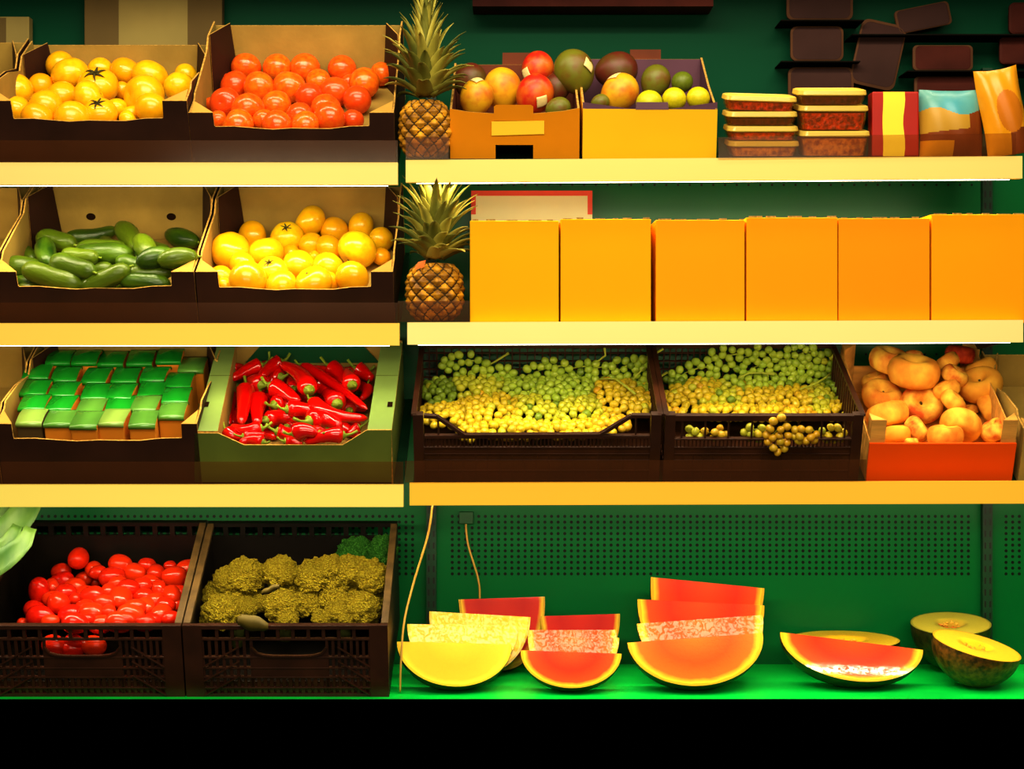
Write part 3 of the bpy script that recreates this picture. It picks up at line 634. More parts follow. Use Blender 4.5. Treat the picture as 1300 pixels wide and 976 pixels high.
bed = BED['R3']
def grape_crate(x0, x1, yb, ypost, label, dip, L=.42, backy=436):
    t = crate_root(bed, label); pm = M['plastic']
    zp = bed.z_at(ypost, 0); zb = bed.z_at(backy, L)
    zb = min(zb, .2)
    xa, xb = bed.x_at(x0, 0, zp), bed.x_at(x1, 0, zp); pw = 13 * S
    b = MB()
    for s, x in ((1, xa), (-1, xb)):
        b.slab([(x, 0, .001), (x + s * pw, 0, .001), (x + s * pw, 0, zp), (x, 0, zp)] if s > 0 else [(x - pw, 0, .001), (x, 0, .001), (x, 0, zp), (x - pw, 0, zp)], (0, .02, 0))
    def zz(py): return bed.z_at(py, 0)
    def xx(px): return bed.x_at(px, 0, zp)
    if dip:
        prof = [(x0 + 14, 529), (x0 + 30, 530), (x0 + 66, 554), (x1 - 78, 553), (x1 - 38, 529), (x1 - 14, 529)]
        for (pa, ya), (pc, yc) in zip(prof, prof[1:]):
            b.bar((xx(pa), .006, zz(ya)), (xx(pc), .006, zz(yc)), .008, .012)
        b.bar((xx(x0 + 14), .006, zz(555)), (xx(x1 - 14), .006, zz(555)), .008, .012)
        for px in (x0 + 32, x1 - 32): b.bar((xx(px), .006, zz(530)), (xx(px), .006, zz(555)), .004, .004)
        z0, z1 = zz(568), zz(557); n = 58
    else:
        b.bar((xx(x0 + 12), .006, zz(531)), (xx(x1 - 12), .006, zz(531)), .014, .014)
        for k in range(8): px = x0 + 22 + k * (x1 - x0 - 44) / 7; b.bar((xx(px), .006, zz(533)), (xx(px), .006, zz(558)), .004, .006)
        b.bar((xx(x0 + 12), .006, zz(558)), (xx(x1 - 12), .006, zz(558)), .004, .012)
        z0, z1 = zz(568), zz(559); n = 44
    for k in range(n + 1):
        px = x0 + 16 + (x1 - x0 - 32) * k / n; x = xx(px); b.box(x - .0016, x + .0016, .004, .008, z0, z1)
    b.box(xx(x0 + 12), xx(x1 - 12), .004, .009, .001, z0)
    for py in (569, 577, 585, 598): b.box(xx(x0 + 12), xx(x1 - 12), .002, .006, zz(py) - .0015, zz(py) + .0015)
    for k in range(1, 20): px = x0 + (x1 - x0) * k / 20; b.box(xx(px) - .001, xx(px) + .001, .0025, .006, .006, zz(577))
    b.build('front_panel', pm, t, .0006)
    b = MB(); lattice(b, 0, 0, xa, xb, .004, zb, 30, 7, L - .008); b.box(xa, xb, L - .012, L, zb - .008, zb + .004); b.build('back_panel', pm, t)
    for s, x in ((1, xa), (-1, xb - .004)):
        b = MB()
        b.slab([(x, .02, .001), (x, L - .01, .001), (x, L - .01, .05), (x, .02, .05)], (.004, 0, 0))
        for k in range(16):
            y = .02 + (L - .03) * k / 15; b.box(x, x + .004, y - .003, y + .003, .05, zp + (zb - zp) * k / 15 - .004)
        b.bar((x + .002, .004, zp - .002), (x + .002, L, zb), .006, .012, up=(1, 0, 0)); b.build('side_panel', pm, t)
    b = MB(); b.box(xa + .004, xb - .004, .008, L - .012, .004, .008); b.build('crate_floor', pm, t)
    return t
grape_crate(524, 840, 610, 527, 'brown plastic crate with dipped front, full of green grapes', True)
grape_crate(845, 1097, 610, 527, 'brown plastic crate with straight front, grapes spilling through it', False)

GB = []
for i in range(5):
    b = MB(); b.lathe([(max(.001, math.cos(-PI/2 + PI * k / 9)), 1.14 * math.sin(-PI/2 + PI * k / 9)) for k in range(10)], 14); GB.append(b.mesh('grape', [M['grape'][i]]))
TIPS = MB(); TIPS.tube([(0, 0, 1.05), (.03, 0, 1.3), (.1, .03, 1.6)], [.12, .08, .1], 5); 
ALLB = []
def bunches(data, off, k, r_px, where, group, base, L=.41, special=None):
    names = row_names([(off[0] + d[0] / k, off[1] + d[1] / k) for d in data], 13)
    r = r_px * sc(.15)
    for d, (rn, pl) in zip(data, names):
        cx, cy, rx, ry, ti = d[:5]; Yfix = d[5] if len(d) > 5 else None
        px, py = off[0] + cx / k, off[1] + cy / k
        def loc(qx, qy, lift):
            if Yfix is not None:
                p = bed.p(qx, qy, Yfix); p = p + Vector((0, -lift, 0)); return bed.world(*p)
            z = base + lift; y = bed.y_at(qy, z)
            if y > L - r: y = L - r; z = bed.z_at(qy, y)
            if y < .02: y = .02; z = bed.z_at(qy, y)
            return bed.world(bed.x_at(qx, y, z), y, z)
        bul = .28 * rx / k * S + .006
        if Yfix is not None: bul = .012
        t = thing('grape_bunch', 'bunch of %s grapes in %s, %s, %s' % (('green', 'olive green', 'yellow-green', 'yellow', 'amber')[ti], where, rn, pl), 'grapes', loc(px, py, 0), (0, 0, 0), group)
        pts = []
        for _ in range(1600):
            a, q = random.uniform(0, 2 * PI), math.sqrt(random.random())
            w = loc(px + q * math.cos(a) * rx / k, py + q * math.sin(a) * ry / k, bul * math.sqrt(1 - q * q) + random.uniform(0, .004))
            if all((w - e).length > 1.66 * r for e in pts) and all((w - e).length > 1.45 * r for e in ALLB[-900:]):
                pts.append(w)
            if len(pts) >= 98: break
        ALLB.extend(pts)
        for w in pts:
            tt = ti
            if random.random() < .08: tt = min(4, max(0, ti + random.choice((-1, 1))))
            g = link('grape', GB[tt], t)
            put(g, w - t.location, aim((random.uniform(-1, 1), random.uniform(-.2, 1), random.uniform(-.3, 1))), r * random.uniform(.92, 1.08))
        # stalk running through the bunch
        b = MB(); a0 = loc(px - rx / k * .7, py + ry / k * .2, bul * .3) - t.location; a1 = loc(px + rx / k * .7, py - ry / k * .5, bul * .5) - t.location
        b.tube([a0, (a0 + a1) / 2 + Vector((0, 0, .004)), a1], [.0012, .0018, .0022], 6)
        if special and (cx, cy) in special:
            for path in special[(cx, cy)]:
                pp = [loc(off[0] + x / k, off[1] + y / k, bul + .014 + .003 * j) - t.location for j, (x, y) in enumerate(path)]
                b.tube(pp, [.0018] + [.0024] * (len(pp) - 2) + [.0034], 7)
        b.build('stalk', M['stalk'], t)
base = .062
bunches([(300,235,110,55,0),(180,360,75,75,1),(470,285,80,42,0),(350,330,130,70,2),(560,330,90,50,0),(700,260,110,50,0),(750,345,150,70,0),(900,265,110,50,0),(1080,255,120,55,0),(1160,310,50,60,0),(200,470,110,55,3),(400,450,150,85,3),(620,450,130,75,2),(820,440,120,75,2),(1000,370,120,85,3),(1120,400,80,75,3),(520,535,200,42,3),(780,535,150,40,3),(960,515,110,45,4),(330,545,60,40,3)],
        (510, 400), 3.711, 5.4, 'dipped-front crate', 'grape bunches in the dipped-front crate', base,
        special={(300,235): [[(360,260),(430,225),(505,178)]], (1080,255): [[(1040,250),(1100,215),(1180,190),(1232,158)], [(1090,300),(1150,240),(1190,190)]], (900,265): [[(800,250),(900,235),(960,190),(955,155)]], (1120,400): [[(1170,350),(1200,300),(1250,270)]], (1000,370): [[(930,300),(1010,300),(1100,370)]]})
bunches([(640,200,100,45,0),(480,220,110,60,0),(860,205,95,55,0),(340,280,100,50,0),(240,320,60,40,1),(700,250,120,60,0),(870,285,100,60,0),(1000,270,70,85,1),(600,320,120,60,0),(760,320,100,50,0),(330,375,130,70,3),(220,445,70,60,3),(450,400,120,75,2),(600,410,120,70,3),(800,420,120,70,3),(930,420,80,70,2),(1030,370,60,60,1),(1030,475,60,40,3),(480,480,170,36,3),(700,485,150,34,3),(840,480,100,34,4)],
        (800, 400), K, 5.3, 'straight-front crate', 'grape bunches in the straight-front crate', base,
        special={(870,285): [[(850,370),(920,345),(980,310),(1000,290)]], (600,320): [[(540,315),(590,290),(660,288),(720,295)]]})
bunches([(735,590,55,95,4,-.006),(875,590,60,42,4,-.004),(1010,582,60,45,3,.03),(620,580,55,34,2,.03),(420,585,60,24,4,.03),(320,585,40,24,2,.03)],
        (800, 400), K, 4.9, 'front windows of the straight-front crate', 'grapes at the crate windows', base)

# ------------------------------------------------------------------ flat peaches in a wooden crate
pc = bed.root('wooden_crate', 'small wooden crate with red-orange front, full of flat peaches', 'crate')
L = .42; zf = bed.z_at(563, 0); zp = bed.z_at(537, 0); xa, xb = bed.x_at(1104, 0, zf), bed.x_at(1291, 0, zf)
b = MB(); b.box(xa, xb, 0, .006, .001, zf); b.build('front_panel', M['red_paint'], pc, .0006)
zb = bed.z_at(438, L - .01)
for x, s in ((xa, 1), (xb, -1)):
    pw = 20 * S
    for y, z, h in ((.007, zp, 1), (L - .012, zb, -1)):
        b = MB(); b.slab([(x + s * .002, y, .004), (x + s * pw, y, .004), (x + s * .002, y + h * pw, .004)], (0, 0, z)); b.build('corner_post', M['wood'], pc)
    b = MB(); xs = x + (0 if s > 0 else -.003)
    b.slab([(xs, .008, .002), (xs, L - .008, .002), (xs, L - .008, zb - .012), (xs, .008, zf + .005)], (.003, 0, 0)); b.build('side_panel', M['wood'], pc)
b = MB(); b.box(xa, xb, L - .006, L, .001, zb * .62); b.build('back_panel', M['wood'], pc)
base = .03; b = MB(); b.box(xa + .004, xb - .004, .008, L - .008, base - .004, base); b.build('crate_floor', M['wood'], pc)
def peach_mesh(name, m, seed):
    b = MB(); prof = [(.001, -.34), (.3, -.38), (.6, -.42), (.85, -.33), (.97, -.12), (1, .05), (.95, .24), (.82, .38), (.62, .44), (.42, .40), (.26, .27), (.14, .13), (.05, .08), (.001, .08)]
    from_ = []
    for i in range(len(prof) - 1):
        (r0, z0), (r1, z1) = prof[i], prof[i + 1]
        for u in (0, .5): from_.append((r0 + (r1 - r0) * u, z0 + (z1 - z0) * u))
    from_.append(prof[-1])
    b.lathe(from_, 30, 0, lambda a, u: 1 + .05 * math.cos(2 * a + seed) - .09 * math.exp(-((math.sin((a - seed) / 2)) / .16) ** 2) * (1 if u > .4 else .4))
    return b.mesh(name, [m])
PM = [peach_mesh('flat_peach', M['peach'], i * 2.1) for i in range(3)]; PR = peach_mesh('flat_peach', M['peach_red'], 1)
BP = MB(); BP.tube([(0, 0, .05), (.02, 0, .16), (.05, .02, .22)], [.07, .05, .06], 6); PSTEM = BP.mesh('peach_stem', [M['calyx']])
pe = [(410,300,128,(.2,-.3,.9)),(570,275,60,(.1,.3,.9)),(875,260,95,(.1,-.1,1)),(320,440,95,(-.3,-.2,1)),(795,310,82,(-.5,.2,.8)),(1015,360,108,(-.4,.1,.9)),(570,375,160,(.05,-.28,.95)),(840,400,90,(.5,-.3,.8)),(360,535,130,(.05,-.5,.8)),(790,490,85,(-.4,-.1,.9)),(1010,460,136,(-.35,-.5,.75)),(620,590,130,(-.1,-.9,.4)),(830,570,85,(.6,-.3,.6)),(950,620,50,(0,.2,1)),(1065,615,95,(.7,-.2,.4)),(400,660,130,(-.2,.2,.9)),(590,750,90,(.7,-.2,.5)),(880,730,130,(.2,.5,.8)),(1100,760,95,(-.5,-.1,.8)),(460,790,90,(0,.2,1)),(780,800,112,(0,-.1,1)),(550,842,50,(0,.1,1))]
pe.sort(key=lambda q: q[1])
P = settle(bed, [[(1050 + x / 5.192, 400 + y / 5.192, r / 5.192 * sc(.2))] for x, y, r, d in pe], base, L - .02, tight=.74)
names = row_names([(1050 + x / 5.192, 400 + y / 5.192) for x, y, r, d in pe], 14)
for (x, y, r, d), pp, (rn, pl) in zip(pe, P, names):
    red = (x, y) == (875, 260)
    o = link('flat_peach', PR if red else random.choice(PM)); q_ = pp[0][1] * 1.07; put(o, pp[0][0], aim(d, random.random() * 6), (q_, q_, q_ * 1.3))
    tag(o, ('dark red flat peach at the back of the wooden crate, %s' % pl) if red else 'orange flat peach in the wooden crate, %s, %s' % (rn, pl), 'peach', 'flat peaches in the wooden crate')
    link('peach_stem', PSTEM, o)
tray(bed, 'plain cardboard box cut by the right edge beside the peaches', 1301, 1500, 610, 548, 560, 450, group=None, outer='kraft', L=.42)

# ------------------------------------------------------------------ bottom crates on the deck
LB = Bed(886, 18, Y0=.085)
def bottom_crate(bed, x0, x1, ytop, yback, label, L=.40, name_mat='plastic'):
    t = bed.root('plastic_crate', label, 'crate'); pm = M[name_mat]; pk = M['plastic_black']
    zp = bed.z_at(ytop, 0); zb = bed.z_at(yback, L); z0 = .003
    xa, xb = bed.x_at(x0, 0, zp), bed.x_at(x1, 0, zp); W = xb - xa; pw = .042 * W / .46
    b = MB(); H = zp - z0
    for x in (xa, xb - pw): b.box(x, x + pw, 0, .012, z0, zp)
    b.box(xa + pw, xb - pw, -.001, .014, zp - .010, zp)
    for f_ in (.80, .55, .40, .27, .12): b.box(xa + pw, xb - pw, .001, .010, z0 + H * f_ - .002, z0 + H * f_ + .002)
    b.box(xa + pw, xb - pw, .001, .010, z0, z0 + .008)
    n = 11
    for i in range(1, n):                                  # short teeth under the rim
        x = xa + pw + (W - 2 * pw) * i / n; b.box(x - .004, x + .004, .002, .009, z0 + H * .8, zp - .008)
    hx0, hx1 = xa + W * .33, xa + W * .70                   # plate with the hand hole
    n = 14
    for i in range(n):
        u0, u1 = i / n, (i + 1) / n
        for s, (za, zc) in enumerate(((.27, .62), )):
            zu0 = z0 + H * (.70 - .13 * math.sqrt(max(0, 1 - (2 * u0 - 1) ** 4))); zu1 = z0 + H * (.70 - .13 * math.sqrt(max(0, 1 - (2 * u1 - 1) ** 4)))
            b.slab([(hx0 + (hx1 - hx0) * u0, .002, z0 + H * .27), (hx0 + (hx1 - hx0) * u1, .002, z0 + H * .27), (hx0 + (hx1 - hx0) * u1, .002, zu1), (hx0 + (hx1 - hx0) * u0, .002, zu0)], (0, .007, 0))
            b.bar((hx0 + (hx1 - hx0) * u0, .002, zu0), (hx0 + (hx1 - hx0) * u1, .002, zu1), .004, .008)
    for sx0, sx1 in ((xa + pw, hx0), (hx1, xb - pw)):       # slots and slanted ribs each side
        m = 7
        for i in range(m + 1):
            x = sx0 + (sx1 - sx0) * i / m; b.box(x - .0035, x + .0035, .003, .008, z0, z0 + H * .8)
        for q in range(3):
            za = z0 + H * (.02 + .2 * q); d = 1 if sx0 < (xa + xb) / 2 else -1
            xa_, xb_ = (sx0, sx1) if d > 0 else (sx1, sx0)
            b.bar((xa_, .001, za), (xa_ + (xb_ - xa_) * .75, .001, za + H * .28), .003, .006)
    for i in range(13):                                    # vertical slots below the hand hole
        x = hx0 + (hx1 - hx0) * i / 12; b.box(x - .0045, x + .0045, .003, .008, z0, z0 + H * .27)
    b.box(xa + pw, xb - pw, .0085, .0095, z0, z0 + H * .20)
    b.build('front_panel', pm, t, .0005)
    b = MB(); b.box(xa, xb, L - .006, L, z0, zb * .86); b.box(xa, xb, L - .016, L, zb - .010, zb)
    for i in range(12): x = xa + W * i / 11; b.box(max(xa, x - .006), min(xb, x + .006), L - .012, L, zb * .86, zb - .008)
    b.build('back_panel', pk, t)
    for x, s in ((xa, 1), (xb, -1)):
        b = MB(); xs = x if s > 0 else x - .006
        b.slab([(xs, .013, z0), (xs, L - .007, z0), (xs, L - .007, zb - .02), (xs, .013, zp - .012)], (.006, 0, 0)); b.build('side_panel', pk, t)
        b = MB(); xr_ = x if s > 0 else x - .016
        b.slab([(xr_, .0145, zp - .011), (xr_, L - .017, zb - .011), (xr_, L - .017, zb), (xr_, .0145, zp)], (.016, 0, 0)); b.build('side_rim', M['rim_worn'], t, .001)
    b = MB(); b.box(xa + .006, xb - .006, .013, L - .007, z0, z0 + .006); b.build('crate_floor', pk, t)
    # foot that holds the crate at its slope
    b = MB(); yb = L - .03; hgt = bed.s * yb / bed.c + .0
    b.slab([(xa + .02, yb - .02, z0), (xa + .02, yb, z0), (xa + .02, yb - .0 - hgt * bed.s, -hgt * bed.c + .004), (xa + .02, yb - .02 - hgt * bed.s, -hgt * bed.c + .012)], (W - .04, 0, 0)); b.build('back_foot', pk, t)
    return t
M['rim_worn'] = mat('worn_crate_rim', (92, 70, 36), .55, .2, 30, .2, 60)
bottom_crate(LB, -34, 229, 794, 660, 'dark plastic crate of plum tomatoes at the bottom left')
bottom_crate(LB, 231, 492, 794, 661, 'brown plastic crate of broccoli, its side next to the cut melons')
bottom_crate(LB, -300, -37, 794, 660, 'dark plastic crate of leeks cut by the left photo edge', name_mat='plastic_black')

PT = []
for i in range(3):
    b = MB(); b.lathe([(max(.001, math.cos(-PI/2 + PI * k / 14) * (1 + .06 * math.sin(k * .5 + i))), 1.22 * math.sin(-PI/2 + PI * k / 14) - (.06 if k == 14 else 0)) for k in range(15)], 24, 0, lambda a, u: 1 + .02 * math.cos(3 * a + i)); PT.append(b.mesh('plum_tomato', [M['plum']]))
pt = [(360,285,52,50),(280,345,45,28),(430,335,42,40),(552,310,52,28),(675,315,40,25),(620,350,48,42),(715,350,42,42),(780,318,28,16),(860,330,48,38),(515,370,58,40),(800,368,58,44),(180,432,45,55),(285,390,55,40),(240,415,30,38),(385,378,38,32),(435,395,25,22),(345,415,50,32),(505,440,42,45),(650,410,45,30),(730,430,38,42),(855,430,20,35),(270,490,50,52),(345,470,32,32),(425,458,55,42),(553,470,52,55),(655,462,50,38),(788,455,45,45),(670,508,45,42),(160,520,45,40),(185,552,60,46),(325,545,55,42),(422,535,55,36),(500,530,35,32),(600,545,58,38),(740,540,45,45),(785,560,38,32),(815,500,22,25),(105,580,24,22),(345,582,55,26),(460,588,50,26),(545,578,55,28),(665,582,45,26),(258,575,24,26)]
pt += [(400,450,46,40),(590,420,44,38),(300,440,44,36),(480,490,42,38),(620,510,44,36),(710,480,42,36),(760,500,40,34),(390,510,44,34),(240,470,40,36),(540,400,40,34),(690,390,38,30),(450,350,38,30),(820,440,38,34),(580,565,40,30),(390,570,42,28),(230,575,40,28),(700,570,38,30)]
pt.sort(key=lambda q: q[1]); K2 = 3.615
bz = .10
P = settle(LB, [[(x / K2, 630 + y / K2, (a + max(c, a * .75)) / 2 * 1.12 / K2 * sc(.25))] for x, y, a, c in pt], bz, .38, ymin=.012, tight=.76)
names = row_names([(x / K2, 630 + y / K2) for x, y, a, c in pt], 12)
win = [(250,685,55,24),(335,700,50,20),(430,685,55,26),(340,665,40,18)]
P += [[(LB.world(*LB.p(x / K2, 630 + y / K2, .05)), a / K2 * sc(.1))] for x, y, a, c in win]
names += [('seen through the hand hole', q) for q in ('leftmost', 'lower middle', 'rightmost', 'upper middle')]
pt += win
for (x, y, a, c), pp, (rn, pl) in zip(pt, P, names):
    o = link('plum_tomato', random.choice(PT)); r = pp[0][1]
    d = (random.choice((-1, 1)), random.uniform(-.5, .5), random.uniform(-.3, .3)) if a > c * 1.1 else (random.uniform(-.4, .4), random.uniform(-.6, .3), 1) if c > a * 1.1 else (random.uniform(-.6, .6), random.choice((-1, 1)), random.uniform(-.5, .5))
    put(o, pp[0][0], aim(d, random.random() * 6), r / 1.08)
    tag(o, 'red plum tomato in the bottom left crate, %s, %s' % (rn, pl), 'tomato', 'plum tomatoes in the bottom left crate')
    s_ = link('stem_scar', SCAR, o); s_.location = (0, 0, .38)

# broccoli
def floret(r, seed, m, sub=5):
    import bmesh
    bm = bmesh.new(); bmesh.ops.create_icosphere(bm, subdivisions=sub, radius=1)
    for v in bm.verts:
        p = v.co.copy(); q = p * 2.3 + Vector((seed, seed * 1.7, 0))
        c = noise.voronoi(q)[0][0]; c2 = noise.voronoi(p * 7 + Vector((seed, 0, 3)))[0][0]; c3 = noise.voronoi(p * 17 + Vector((0, seed, 5)))[0][0]
        v.co = p * (1.10 - .30 * min(c, .8) - .11 * min(c2, .8) - .07 * min(c3, .8))
        if v.co.z < -.35: v.co.z = -.35 + (v.co.z + .35) * .3
    me = bpy.data.meshes.new('floret'); bm.to_mesh(me); bm.free(); me.materials.append(m)
    me.polygons.foreach_set('use_smooth', [True] * len(me.polygons))
    return me
FL = [floret(1, i * 3.7 + 1, M['broc']) for i in range(4)]; FG = [floret(1, i * 2.9 + 4, M['broc_green']) for i in range(2)]
heads = [('yellowing broccoli head at the left of the crate', [(330,370,85),(250,385,62),(200,450,62),(215,535,78),(300,445,82),(330,515,55),(395,490,52),(160,572,36),(270,520,60)], FL, 'broc'),
         ('broccoli head in the middle, a torn leaf beside it', [(490,350,76),(500,505,78),(525,567,44),(535,440,60),(440,370,40)], FL, 'broc'),
         ('large yellowing broccoli head at the right of the crate', [(640,375,82),(720,330,62),(620,490,68),(750,390,75),(820,345,75),(905,375,84),(740,480,78),(755,535,56),(870,520,78),(830,440,62),(915,460,66),(680,562,42),(800,565,40)], FL, 'broc'),
         ('small dark green broccoli head at back, left of the pair', [(825,255,66),(790,280,45),(865,225,40)], FG, 'broc_green'),
         ('small dark green broccoli head at back right corner', [(960,250,68),(900,295,48),(965,310,42)], FG, 'broc_green')]
for lab, fl, me, mk in heads:
    pts = []
    for (x, y, r) in fl:
        rw = r / K2 * sc(.25); z = .115 + rw * .7; yy = LB.y_at(630 + y / K2, z)
        ymx = .34 if mk == 'broc_green' else .24
        yy = min(max(yy, .04 + rw * .6), ymx); z = LB.z_at(630 + y / K2, yy)
        pts.append((LB.world(LB.x_at(220 + x / K2, yy, z), yy, z), rw))
    c0 = sum((p for p, _ in pts), Vector()) / len(pts)
    t = thing('broccoli', lab, 'broccoli', c0 + Vector((0, .03, -.06)), (0, 0, 0), 'broccoli heads in the brown crate')
    root = c0 + Vector((0, .05, -.07))
    for p, rw in pts:
        o = link('floret', random.choice(me), t)
        d = (p - root).normalized(); put(o, p - t.location, aim(d * .5 + Vector((0, -.2, .8)), random.random() * 6), rw * 1.24)
    b = MB(); 
    for p, rw in pts: b.tube([root - t.location, (root + p) / 2 - t.location, p - t.location], [.016, .012, .01], 8)
    b.tube([root - t.location, root - t.location + Vector((0, .02, -.05))], [.02, .018], 10); b.build('stalk', M['broc_stalk'], t)
    if 'torn leaf' in lab:
        for (ax, ay, bx_, by, w) in ((300, 565, 440, 590, 45), (410, 440, 490, 405, 18)):
            A = LB.world(*LB.p(220 + ax / K2, 630 + ay / K2, .012)); B = LB.world(*LB.p(220 + bx_ / K2, 630 + by / K2, .0 if w > 20 else .05)); b = MB(); vs = []
            if w <= 20: A = LB.world(*LB.p(220 + ax / K2, 630 + ay / K2, .05))
            A = A + Vector((0, -.012, 0)); B = B + Vector((0, -.012, 0)); n = 7
            for i in range(n + 1):
                u = i / n; wd = w / K2 * S * math.sin(PI * min(.98, .1 + .85 * u)) ** .6; p = A + (B - A) * u
                for v in (-1, 0, 1): vs.append(p - t.location + Vector((0, -.006 * (v == 0), wd * .8 * v + .0015 * math.sin(i * 1.7))))
            b.add(vs, [(3 * i + v, 3 * i + v + 1, 3 * i + v + 4, 3 * i + v + 3) for i in range(n) for v in (0, 1)], 0, True)
            o = b.build('leaf', M['broc_leaf'], t); o.modifiers.new('t', 'SOLIDIFY').thickness = .0015

# leeks at the far left
def leaf(b, path, width, curl=.3, n=12, mi=0):
    pts = [Vector(p) for p in path]; vs = []
    for i in range(n + 1):
        u = i / n; 
        j = u * (len(pts) - 1); a = min(int(j), len(pts) - 2); w_ = j - a; p = pts[a].lerp(pts[a + 1], w_)
        tdir = (pts[a + 1] - pts[a]).normalized(); side = tdir.cross(Vector((0, -1, 0.15))).normalized(); nrm = side.cross(tdir)
        wd = width(u) if callable(width) else width
        for v in (-1, -.5, 0, .5, 1): vs.append(p + side * wd * v + nrm * wd * curl * v * v)
    b.add(vs, [(5 * i + v, 5 * i + v + 1, 5 * i + v + 6, 5 * i + v + 5) for i in range(n) for v in range(4)], mi, True)
lk = [([(-60,740,.10),(-20,700,.13),(15,672,.17),(40,640,.2),(48,610,.24)], 15, 'wide pale green leek leaf standing at the left edge of the bottom shelf'),
      ([(-70,760,.08),(-30,735,.09),(5,712,.1),(30,690,.12),(40,670,.14)], 11, 'folded pale green leek leaf drooping over the left crate rim')]
for path, w, lab in lk:
    P0 = [at(*p) for p in path]; o0 = P0[0]; t = thing('leek', lab, 'leek', o0, (0, 0, 0), 'leeks at the left edge')
    b = MB(); leaf(b, [p - o0 for p in P0], lambda u: w * S * (.7 + .6 * math.sin(PI * min(1, u * 1.05))), .35); o = b.build('leaf', M['leek'], t); o.modifiers.new('t', 'SOLIDIFY').thickness = .002
    b = MB(); leaf(b, [p - o0 + Vector((-.035, .012, .004)) for p in P0], lambda u: w * S * (.6 + .5 * math.sin(PI * u)), .4); o = b.build('leaf', M['leek'], t); o.modifiers.new('t', 'SOLIDIFY').thickness = .002
    b = MB(); q = [at(path[0][0] - 90 + 45 * i, path[0][1] + 46 - 23 * i, path[0][2]) - o0 for i in range(3)]; b.tube(q, [.018, .018, .02], 12); b.build('shank', M['broc_stalk'], t)

# ------------------------------------------------------------------ melons
def wedge(x0, y0, x1, y1, Y, al, fm, label, group, yaw=0, lean=0, rm='rind'):
    A, B = at(x0, y0, Y), at(x1, y1, Y); c = (A + B) / 2; a = (B - A).length / 2; r = c.z - DECK_Z - .0005
    roll = -math.atan2((B - A).z, (B - A).x)
    t = thing('melon_wedge', label, 'melon', c, (lean, roll, yaw), group)
    # rest the lowest rind point on the deck
    n, m = 28, 10; af, ab = math.radians(al), math.radians(8)
    def P(u, ang, q=1): x = -math.cos(PI * u) ; rr = math.sin(PI * u) * q; return Vector((x, rr * math.sin(ang), -rr * math.cos(ang)))
    b = MB(); vs = []
    for s in (-1, 1):
        vs = []
        for i in range(n + 1):
            for j in range(9):
                p = P(i / n, -af if s < 0 else ab, j / 8); vs.append(p)
        fs = [(9 * i + j, 9 * i + j + 1, 9 * i + j + 10, 9 * i + j + 9) for i in range(n) for j in range(8)]
        if s > 0: fs = [f[::-1] for f in fs]
        b.add(vs, fs, 0, False)
    o = b.build('flesh', M[fm], t); o.scale = (a, r, r)
    b = MB(); vs = [P(i / n, -af + (af + ab) * j / m) * 1.004 for i in range(n + 1) for j in range(m + 1)]
    b.add(vs, [((m + 1) * i + j, (m + 1) * (i + 1) + j, (m + 1) * (i + 1) + j + 1, (m + 1) * i + j + 1) for i in range(n) for j in range(m)], 0, True)
    o2 = b.build('rind', M[rm], t); o2.scale = (a, r, r)
    return t
gy, gr, go = 'yellow melon wedges in the left row', 'red melon wedges in the second row', 'orange-red watermelon wedges in the third row'
wedge(504, 813, 650, 819, .165, 35, 'flesh_yellow', 'front bright yellow melon wedge, glossy, beside the broccoli crate', gy, .10)
wedge(517, 791, 658, 795, .265, 28, 'flesh_yellow', 'yellow melon wedge second from the front beside the broccoli crate', gy, .08)
wedge(545, 775, 674, 784, .350, 24, 'flesh_yellow_dim', 'dull yellow melon wedge third from front, before the dark red one', gy, .08)
wedge(582, 760, 692, 758, .425, 20, 'flesh_dark', 'dark red melon wedge at the back of the yellow row', gy, .1)
wedge(661, 826, 789, 829, .15, 36, 'flesh_red', 'front red melon wedge with thick yellow rind line, second row', gr, -.06)
wedge(670, 809, 786, 809, .235, 28, 'flesh_orange', 'shiny orange-red melon wedge just behind the front red wedge', gr, -.04)
wedge(670, 800, 783, 799, .315, 24, 'flesh_orange', 'orange-red melon wedge third from front in the second row', gr, -.04)
wedge(686, 782, 787, 779, .405, 20, 'flesh_dark', 'dark red melon wedge at the back of the second row', gr, 0)
wedge(796, 815, 969, 804, .17, 35, 'flesh_orange', 'large front orange watermelon wedge in the middle of the deck', go, .05)
wedge(808, 791, 969, 781, .265, 26, 'flesh_orange', 'glossy orange watermelon wedge second from front, middle row', go, .05)
wedge(809, 760, 971, 769, .35, 20, 'flesh_red', 'red-orange watermelon wedge third from front, middle row', go, .04)
wedge(826, 732, 971, 747, .425, 17, 'flesh_red', 'rearmost watermelon wedge standing highest in the middle row', go, .04)
wedge(991, 803, 1171, 824, .20, 42, 'flesh_red', 'plastic-wrapped red watermelon wedge left of the melon halves', None, -.05)
